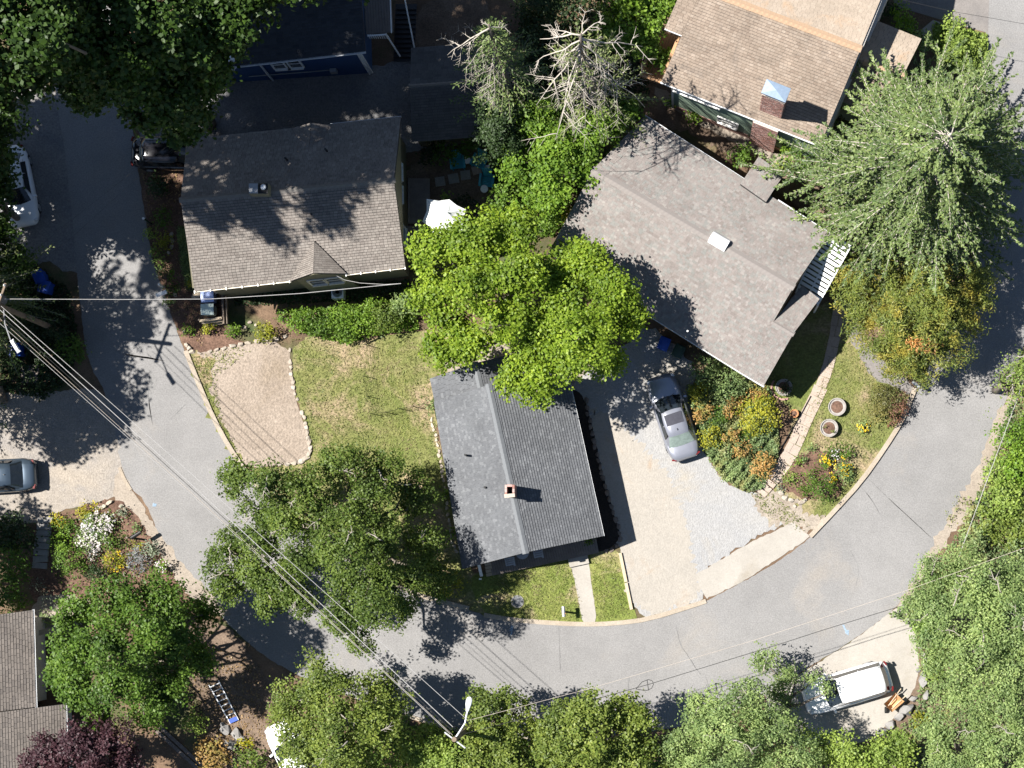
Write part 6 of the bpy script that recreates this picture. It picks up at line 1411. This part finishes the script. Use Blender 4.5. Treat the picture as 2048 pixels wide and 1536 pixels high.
# --- garden in front of the taupe house
for i, (px, py, z, r, lf, lab) in enumerate(((1412, 735, 1.4, 30, 'leaf_pale', 'pale green shrub against the taupe roof, upper left'), (1452, 762, 1.4, 36, 'leaf_pale', 'pale green shrub against the taupe roof, larger right one'), (1394, 783, .9, 19, 'leaf_gold', 'yellow flowering shrub near the front of the silver sedan'), (1404, 822, .8, 19, 'leaf_rust', 'rust tinted shrub beside the middle of the silver sedan'), (1466, 815, .8, 22, 'leaf_rust', 'rust tinted shrub in the middle of the planting'), (1418, 872, .9, 21, 'leaf_gold', 'olive yellow shrub beside the rear of the silver sedan'), (1464, 872, .7, 15, 'leaf_rust', 'small rusty shrub in the centre of the planting'), (1486, 901, .8, 17, 'leaf_rust', 'orange tinted shrub right of the centre of the planting'), (1436, 830, .8, 16, 'leaf_green', 'small dark green shrub in the planting beside the silver sedan'), (1519, 830, 1.5, 40, 'leaf_gold', 'large yellow-green shrub near the stone path'), (1514, 788, .8, 18, 'leaf_rust', 'rusty shrub under the taupe roof corner'), (1525, 930, 1.0, 24, 'leaf_rust', 'brownish shrub at the lower end of the planting'), (1487, 868, .5, 12, 'leaf_green', 'small dark gap filling plant in the planting'), (1449, 900, .7, 15, 'leaf_ground', 'grey-green low shrub near the gravel edge'))):
    shrub(lab, [lobe(px, py, z, r, .85), lobe(px - r * .35, py + r * .35, z * .75, r * .65), lobe(px + r * .35, py - r * .3, z * .8, r * .65)], lf, 480 + i, group='shrubs in the front planting', cl=9, k=10, size=.11)
rng = np.random.default_rng(5)
def carpet(name, poly, mat, n, seed, size=.10, h=.25, aspect=.7, clusters=None, up=1.0):
    """ground cover: leaves spread through a polygon (photo px)"""
    rng = np.random.default_rng(seed); poly = np.array(poly, float)
    lo, hi = poly.min(0), poly.max(0); pts = []
    while len(pts) < n:
        q = rng.uniform(lo, hi, (n * 2, 2)); ins = np.zeros(len(q), bool); j = len(poly) - 1
        for i in range(len(poly)):
            xi, yi = poly[i]; xj, yj = poly[j]
            c = ((yi > q[:, 1]) != (yj > q[:, 1])) & (q[:, 0] < (xj - xi) * (q[:, 1] - yi) / (yj - yi + 1e-9) + xi); ins ^= c; j = i
        pts += list(q[ins])
    q = np.array(pts[:n]); q += rng.normal(size=q.shape) * 2
    f = np.sin(q[:, 0] * .16 + 1) * np.cos(q[:, 1] * .13) + .6 * np.sin(q[:, 0] * .31 + q[:, 1] * .27)
    z = (rng.random(n) ** .6) * h * (.75 + .35 * f).clip(.25, 1.4)
    pos = np.stack([(q[:, 0] - NX) / S, -(q[:, 1] - NY) / S, z + .03], 1)
    nr = rng.normal(size=(n, 3)) * .6 + np.array([0, 0, up]); tn = rng.normal(size=(n, 3)); L = size * rng.uniform(.6, 1.5, n)
    return link(name, leaf_mesh(name, pos, nr, tn, L, L * aspect, MT[mat]), None, kind='stuff')
carpet('ground_cover', [(1376, 772), (1378, 800), (1392, 850), (1412, 905), (1444, 958), (1492, 984), (1524, 975), (1553, 922), (1557, 874), (1540, 780), (1500, 760), (1430, 770)], 'leaf_ground', 26000, 1, .095, .5)
GRASSY = [([(582, 675), (700, 690), (830, 672), (862, 760), (878, 900), (908, 1020), (860, 960), (720, 925), (640, 930), (626, 905), (606, 835)], 9000), ([(990, 1156), (1140, 1120), (1166, 1240), (1060, 1240), (975, 1228)], 3000), ([(1180, 1115), (1230, 1108), (1260, 1230), (1196, 1240)], 1300), ([(1640, 760), (1690, 680), (1750, 750), (1800, 800), (1760, 890), (1700, 970), (1640, 1040), (1620, 1000), (1690, 900), (1600, 890)], 4500), ([(378, 712), (430, 720), (410, 780), (470, 900), (485, 930), (440, 860)], 500)]
for i, (pl_, n) in enumerate(GRASSY): carpet('grass', pl_, 'grass_blade', n, 20 + i, .12, .08, .22, up=.5)
carpet('ground_cover', [(356, 455), (374, 455), (390, 580), (377, 578), (364, 530)], 'leaf_pale', 2200, 40, .12, .2, .35)
carpet('ground_cover', [(1868, 48), (1972, 70), (1975, 160), (1900, 140), (1862, 95)], 'leaf_palebright', 6500, 50, .11, .3)
carpet('weeds', [(578, 622), (700, 612), (832, 598), (836, 660), (745, 672), (700, 690), (610, 668)], 'leaf_bright', 5200, 53, .12, .55)
carpet('weeds', [(85, 1050), (200, 1010), (260, 1030), (330, 1130), (300, 1180), (120, 1180)], 'leaf_green', 1300, 54, .1, .2)
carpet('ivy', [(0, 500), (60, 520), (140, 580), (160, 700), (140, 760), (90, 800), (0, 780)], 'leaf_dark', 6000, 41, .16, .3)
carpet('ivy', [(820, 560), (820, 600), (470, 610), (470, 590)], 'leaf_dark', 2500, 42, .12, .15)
carpet('leaf_litter', [(280, 335), (365, 305), (390, 560), (450, 600), (400, 690), (350, 640), (310, 520)], 'leaflitter', 1500, 43, .09, .04)
carpet('leaf_litter', [(330, 1250), (520, 1330), (560, 1450), (400, 1560), (380, 1400)], 'leaflitter', 1500, 44, .1, .04)
carpet('weeds', [(385, 715), (470, 692), (500, 700), (430, 760), (450, 850), (480, 910), (470, 905), (415, 800)], 'grass_blade', 500, 51, .12, .08, .3)
carpet('weeds', [(1500, 985), (1545, 985), (1620, 1050), (1600, 1060), (1530, 1030)], 'grass_blade', 350, 52, .12, .08, .3)
carpet('weeds', [(1780, 1230), (1900, 1090), (1945, 1010), (1990, 890), (2048, 700), (2100, 900), (2100, 1250), (1900, 1300), (1840, 1260)], 'leaf_ground', 14000, 45, .13, .45)
carpet('weeds', [(1850, 1300), (2060, 1280), (2060, 1540), (1650, 1540), (1740, 1490), (1830, 1430)], 'leaf_ground', 9000, 46, .13, .3)
carpet('weeds', [(1010, 230), (1190, 230), (1110, 470), (1000, 480), (985, 300)], 'leaf_green', 6000, 47, .16, .6)
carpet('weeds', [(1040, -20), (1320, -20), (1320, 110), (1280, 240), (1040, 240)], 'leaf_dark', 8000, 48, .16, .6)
carpet('weeds', [(700, 1440), (1350, 1490), (1350, 1560), (700, 1560)], 'leaf_green', 8000, 49, .14, .4)
# --- bed by the right kerb
for i, (px, py, z, r, lf, fl, lab) in enumerate(((1605, 916, .3, 9, 'leaf_pale', None, 'small pale plant beside the path, upper left of the kerb bed'), (1594, 926, .3, 7, 'leaf_bright', None, 'tiny green plant beside the path'), (1583, 957, .45, 14, 'leaf_palebright', None, 'light green clump nearest the stone steps'), (1618, 951, .5, 16, 'leaf_bright', None, 'bright green clump in the middle of the kerb bed'), (1604, 978, .45, 13, 'leaf_bright', None, 'bright green clump at the low edge of the kerb bed'), (1562, 974, .25, 8, 'leaf_silver', None, 'small silvery clump at the foot of the path'), (1643, 976, .9, 27, 'leaf_green', None, 'dark green spreading juniper bush in the kerb bed'), (1648, 922, .4, 15, 'leaf_green', ('petal_yellow', 9), 'yellow flowering clump in the kerb bed, upper'), (1686, 933, .4, 19, 'leaf_pale', ('petal_yellow', 9), 'wide yellow flowering clump in the kerb bed, right'), (1661, 958, .35, 10, 'leaf_green', ('petal_yellow', 12), 'small yellow flowering clump beside the juniper'), (1694, 903, .5, 14, 'leaf_bright', None, 'green leafy clump at the top right of the kerb bed'), (1670, 905, .35, 15, 'leaf_green', ('petal_white', 3), 'low green clump with few white blooms in the kerb bed'), (1621, 896, .3, 9, 'leaf_pale', None, 'pale clump at the top of the kerb bed'), (1725, 853, .3, 10, 'leaf_pale', ('petal_yellow', 12), 'lone yellow flowering plant on the right lawn'), (1690, 955, .3, 14, 'leaf_pale', None, 'wispy pale clump at the kerb'), (1567, 776, .55, 13, 'leaf_dark', None, 'dark plant filling the shaded round planter'))):
    shrub(lab, [lobe(px, py, z, r, .8), lobe(px + r * .35, py + r * .2, z * .8, r * .6)], lf, 520 + i, cat='plant', name='garden_plant', group='plants in the kerb bed', flowers=fl, size=.10, cl=12, k=9)
t = shrub('round barberry shrub half olive and half reddish at the right kerb', lobes((1765, 808, .9, 34, .8), (1755, 825, .8, 26, .8), (1775, 790, .8, 26, .8), (1760, 788, .8, 24)), 'leaf_barberry', 540, size=.085, cl=14, k=11, clump=.16)
foliage('red_foliage', lobes((1793, 815, .9, 24, .8), (1788, 835, .7, 18, .8), (1800, 800, .8, 16, .8)), MT['leaf_barberry_red'], 541, t, size=.085, cl=14, k=11, clump=.16)
# --- flower garden at lower left
for i, (px, py, z, r, lf, fl, lab) in enumerate(((175, 1024, .25, 20, 'leaf_yellow', None, 'bright yellow ground plant at the top of the flower garden'), (117, 1044, .22, 15, 'leaf_yellow', None, 'yellow ground plant at the left of the flower garden'), (135, 1057, .6, 19, 'leaf_green', None, 'green shrub below the left yellow plant'), (124, 1086, .6, 22, 'leaf_bright', None, 'bright green shrub by the garden steps'), (142, 1122, .9, 32, 'leaf_green', None, 'large rounded green shrub in the flower garden'), (192, 1058, .35, 30, 'leaf_pale', ('petal_white', 17), 'large patch of white flowers in the flower garden'), (172, 1080, .3, 20, 'leaf_pale', ('petal_white', 17), 'left end of the white flower patch'), (215, 1045, .3, 16, 'leaf_pale', ('petal_white', 17), 'right end of the white flower patch'), (184, 1103, .3, 12, 'leaf_silver', ('petal_white', 20), 'small white flower clump below the large patch'), (243, 1023, .3, 9, 'leaf_silver', None, 'small blue-green tuft on bare mulch at the top'), (278, 1055, .25, 9, 'leaf_pale', None, 'small pale tuft above the black mailbox'), (223, 1092, .35, 13, 'leaf_green', None, 'green clump left of the black mailbox post'), (246, 1086, .3, 11, 'leaf_mid', None, 'dull green clump just left of the black mailbox'), (275, 1092, .15, 11, 'leaf_gold', None, 'flat yellowish mat below the black mailbox'), (303, 1098, .4, 15, 'leaf_silver', None, 'round silvery clump right of the flat yellowish mat'), (278, 1119, .45, 22, 'leaf_lavender', None, 'spiky lavender grey clump near the road'), (229, 1121, .4, 20, 'leaf_gold', ('petal_yellow', 2), 'yellow-green clump with few yellow flowers'), (326, 1134, .5, 14, 'leaf_bright', ('petal_white', 8), 'green clump with white blooms by the road'), (192, 1146, .8, 20, 'leaf_dark', None, 'dark olive evergreen shrub above the round dense tree'), (100, 1200, .5, 22, 'leaf_silver', None, 'thin grey twiggy shrub near the brown roof'), (80, 1175, .5, 20, 'leaf_silver', None, 'thin grey twiggy shrub by the lower garden steps'), (92, 1240, .4, 13, 'leaf_pale', None, 'small pale shrub beside the board landing'))):
    shrub(lab, [lobe(px, py, z, r, .8), lobe(px + r * .4, py + r * .25, z * .8, r * .6), lobe(px - r * .4, py - r * .2, z * .8, r * .6)], lf, 560 + i, cat='plant' if r < 18 else 'shrub', name='garden_plant', group='plants in the flower garden', flowers=fl, size=.10 if 'twiggy' not in lab else .07, cl=12 if 'twiggy' not in lab else 5, k=9 if 'twiggy' not in lab else 5)
for i, (px, py, z, r, lf, lab) in enumerate(((35, 1065, 1.4, 40, 'leaf_dark', 'dark bush left of the garden steps, upper'), (20, 1125, 1.6, 42, 'leaf_green', 'dark green bush left of the garden steps, middle'), (15, 1190, 1.4, 36, 'leaf_green', 'green bush above the brown roof corner'), (-10, 1070, 1.6, 40, 'leaf_dark', 'dark bush at the left edge below the dark grey car'), (140, 700, 1.2, 26, 'leaf_green', 'sunlit green bush beside the left road below the diagonal cables'), (110, 660, 1.2, 26, 'leaf_dark', 'dark bush at the utility pole foot'), (60, 640, 1.4, 30, 'leaf_dark', 'dark bush between the blue bins'), (25, 600, 1.6, 34, 'leaf_oak', 'dark bush at left edge near the cable end'), (10, 720, 1.0, 24, 'leaf_dark', 'dark bush left of the lone blue bin'), (35, 520, 1.8, 30, 'leaf_green', 'green bush at the left edge above the bin pair'), (388, 1446, .9, 23, 'leaf_palebright', 'small bright shrub below the round dense tree'), (426, 1512, 1.0, 33, 'leaf_rust', 'mottled brownish shrub near the grey rocks, left'), (500, 1520, .9, 30, 'leaf_mid', 'mottled shrub between the grey rocks and the white car'), (492, 1484, .35, 13, 'leaf_yellow', 'yellow plant beside the grey rocks'), (315, 375, .9, 22, 'leaf_dark', 'dark shrub on the mulch beside the black car'))):
    shrub(lab, [lobe(px, py, z, r, .85), lobe(px + r * .4, py + r * .2, z * .7, r * .65), lobe(px - r * .3, py - r * .3, z * .75, r * .65)], lf, 600 + i, size=.14, cl=7, k=10, clump=.24)
for i, (px, py, z, r, lf, lab) in enumerate(((900, 1165, .7, 24, 'leaf_gold', 'yellowish shrub in the shade at the left porch corner'), (862, 815, .5, 12, 'leaf_pale', 'pale leafy plant at the corner of the grey bungalow'), (890, 985, .4, 8, 'leaf_bright', 'small plant along the west wall stones, upper'), (902, 1065, .4, 9, 'leaf_bright', 'small plant along the west wall stones, lower'), (870, 1175, .8, 26, 'leaf_green', 'dark shrub under the large branchy tree'), (1178, 1082, .6, 8, 'leaf_green', 'small plant at the east porch corner'), (1870, 1340, .8, 22, 'leaf_palebright', 'pale bush above the grey boulders'), (1885, 1375, .8, 26, 'leaf_pale', 'grey-green bush right of the grey boulders'), (1835, 1440, .7, 18, 'leaf_gold', 'mossy yellow bush below the wheelbarrow'), (1845, 1255, 1.4, 24, 'leaf_bright', 'bright green bush beside the upper end of the concrete pad'), (1880, 1295, 1.6, 26, 'leaf_bright', 'bright lime bush under the large pale tree'))):
    shrub(lab, [lobe(px, py, z, r, .85), lobe(px + r * .4, py + r * .2, z * .7, r * .65)], lf, 640 + i, size=.12, cl=8, k=10)
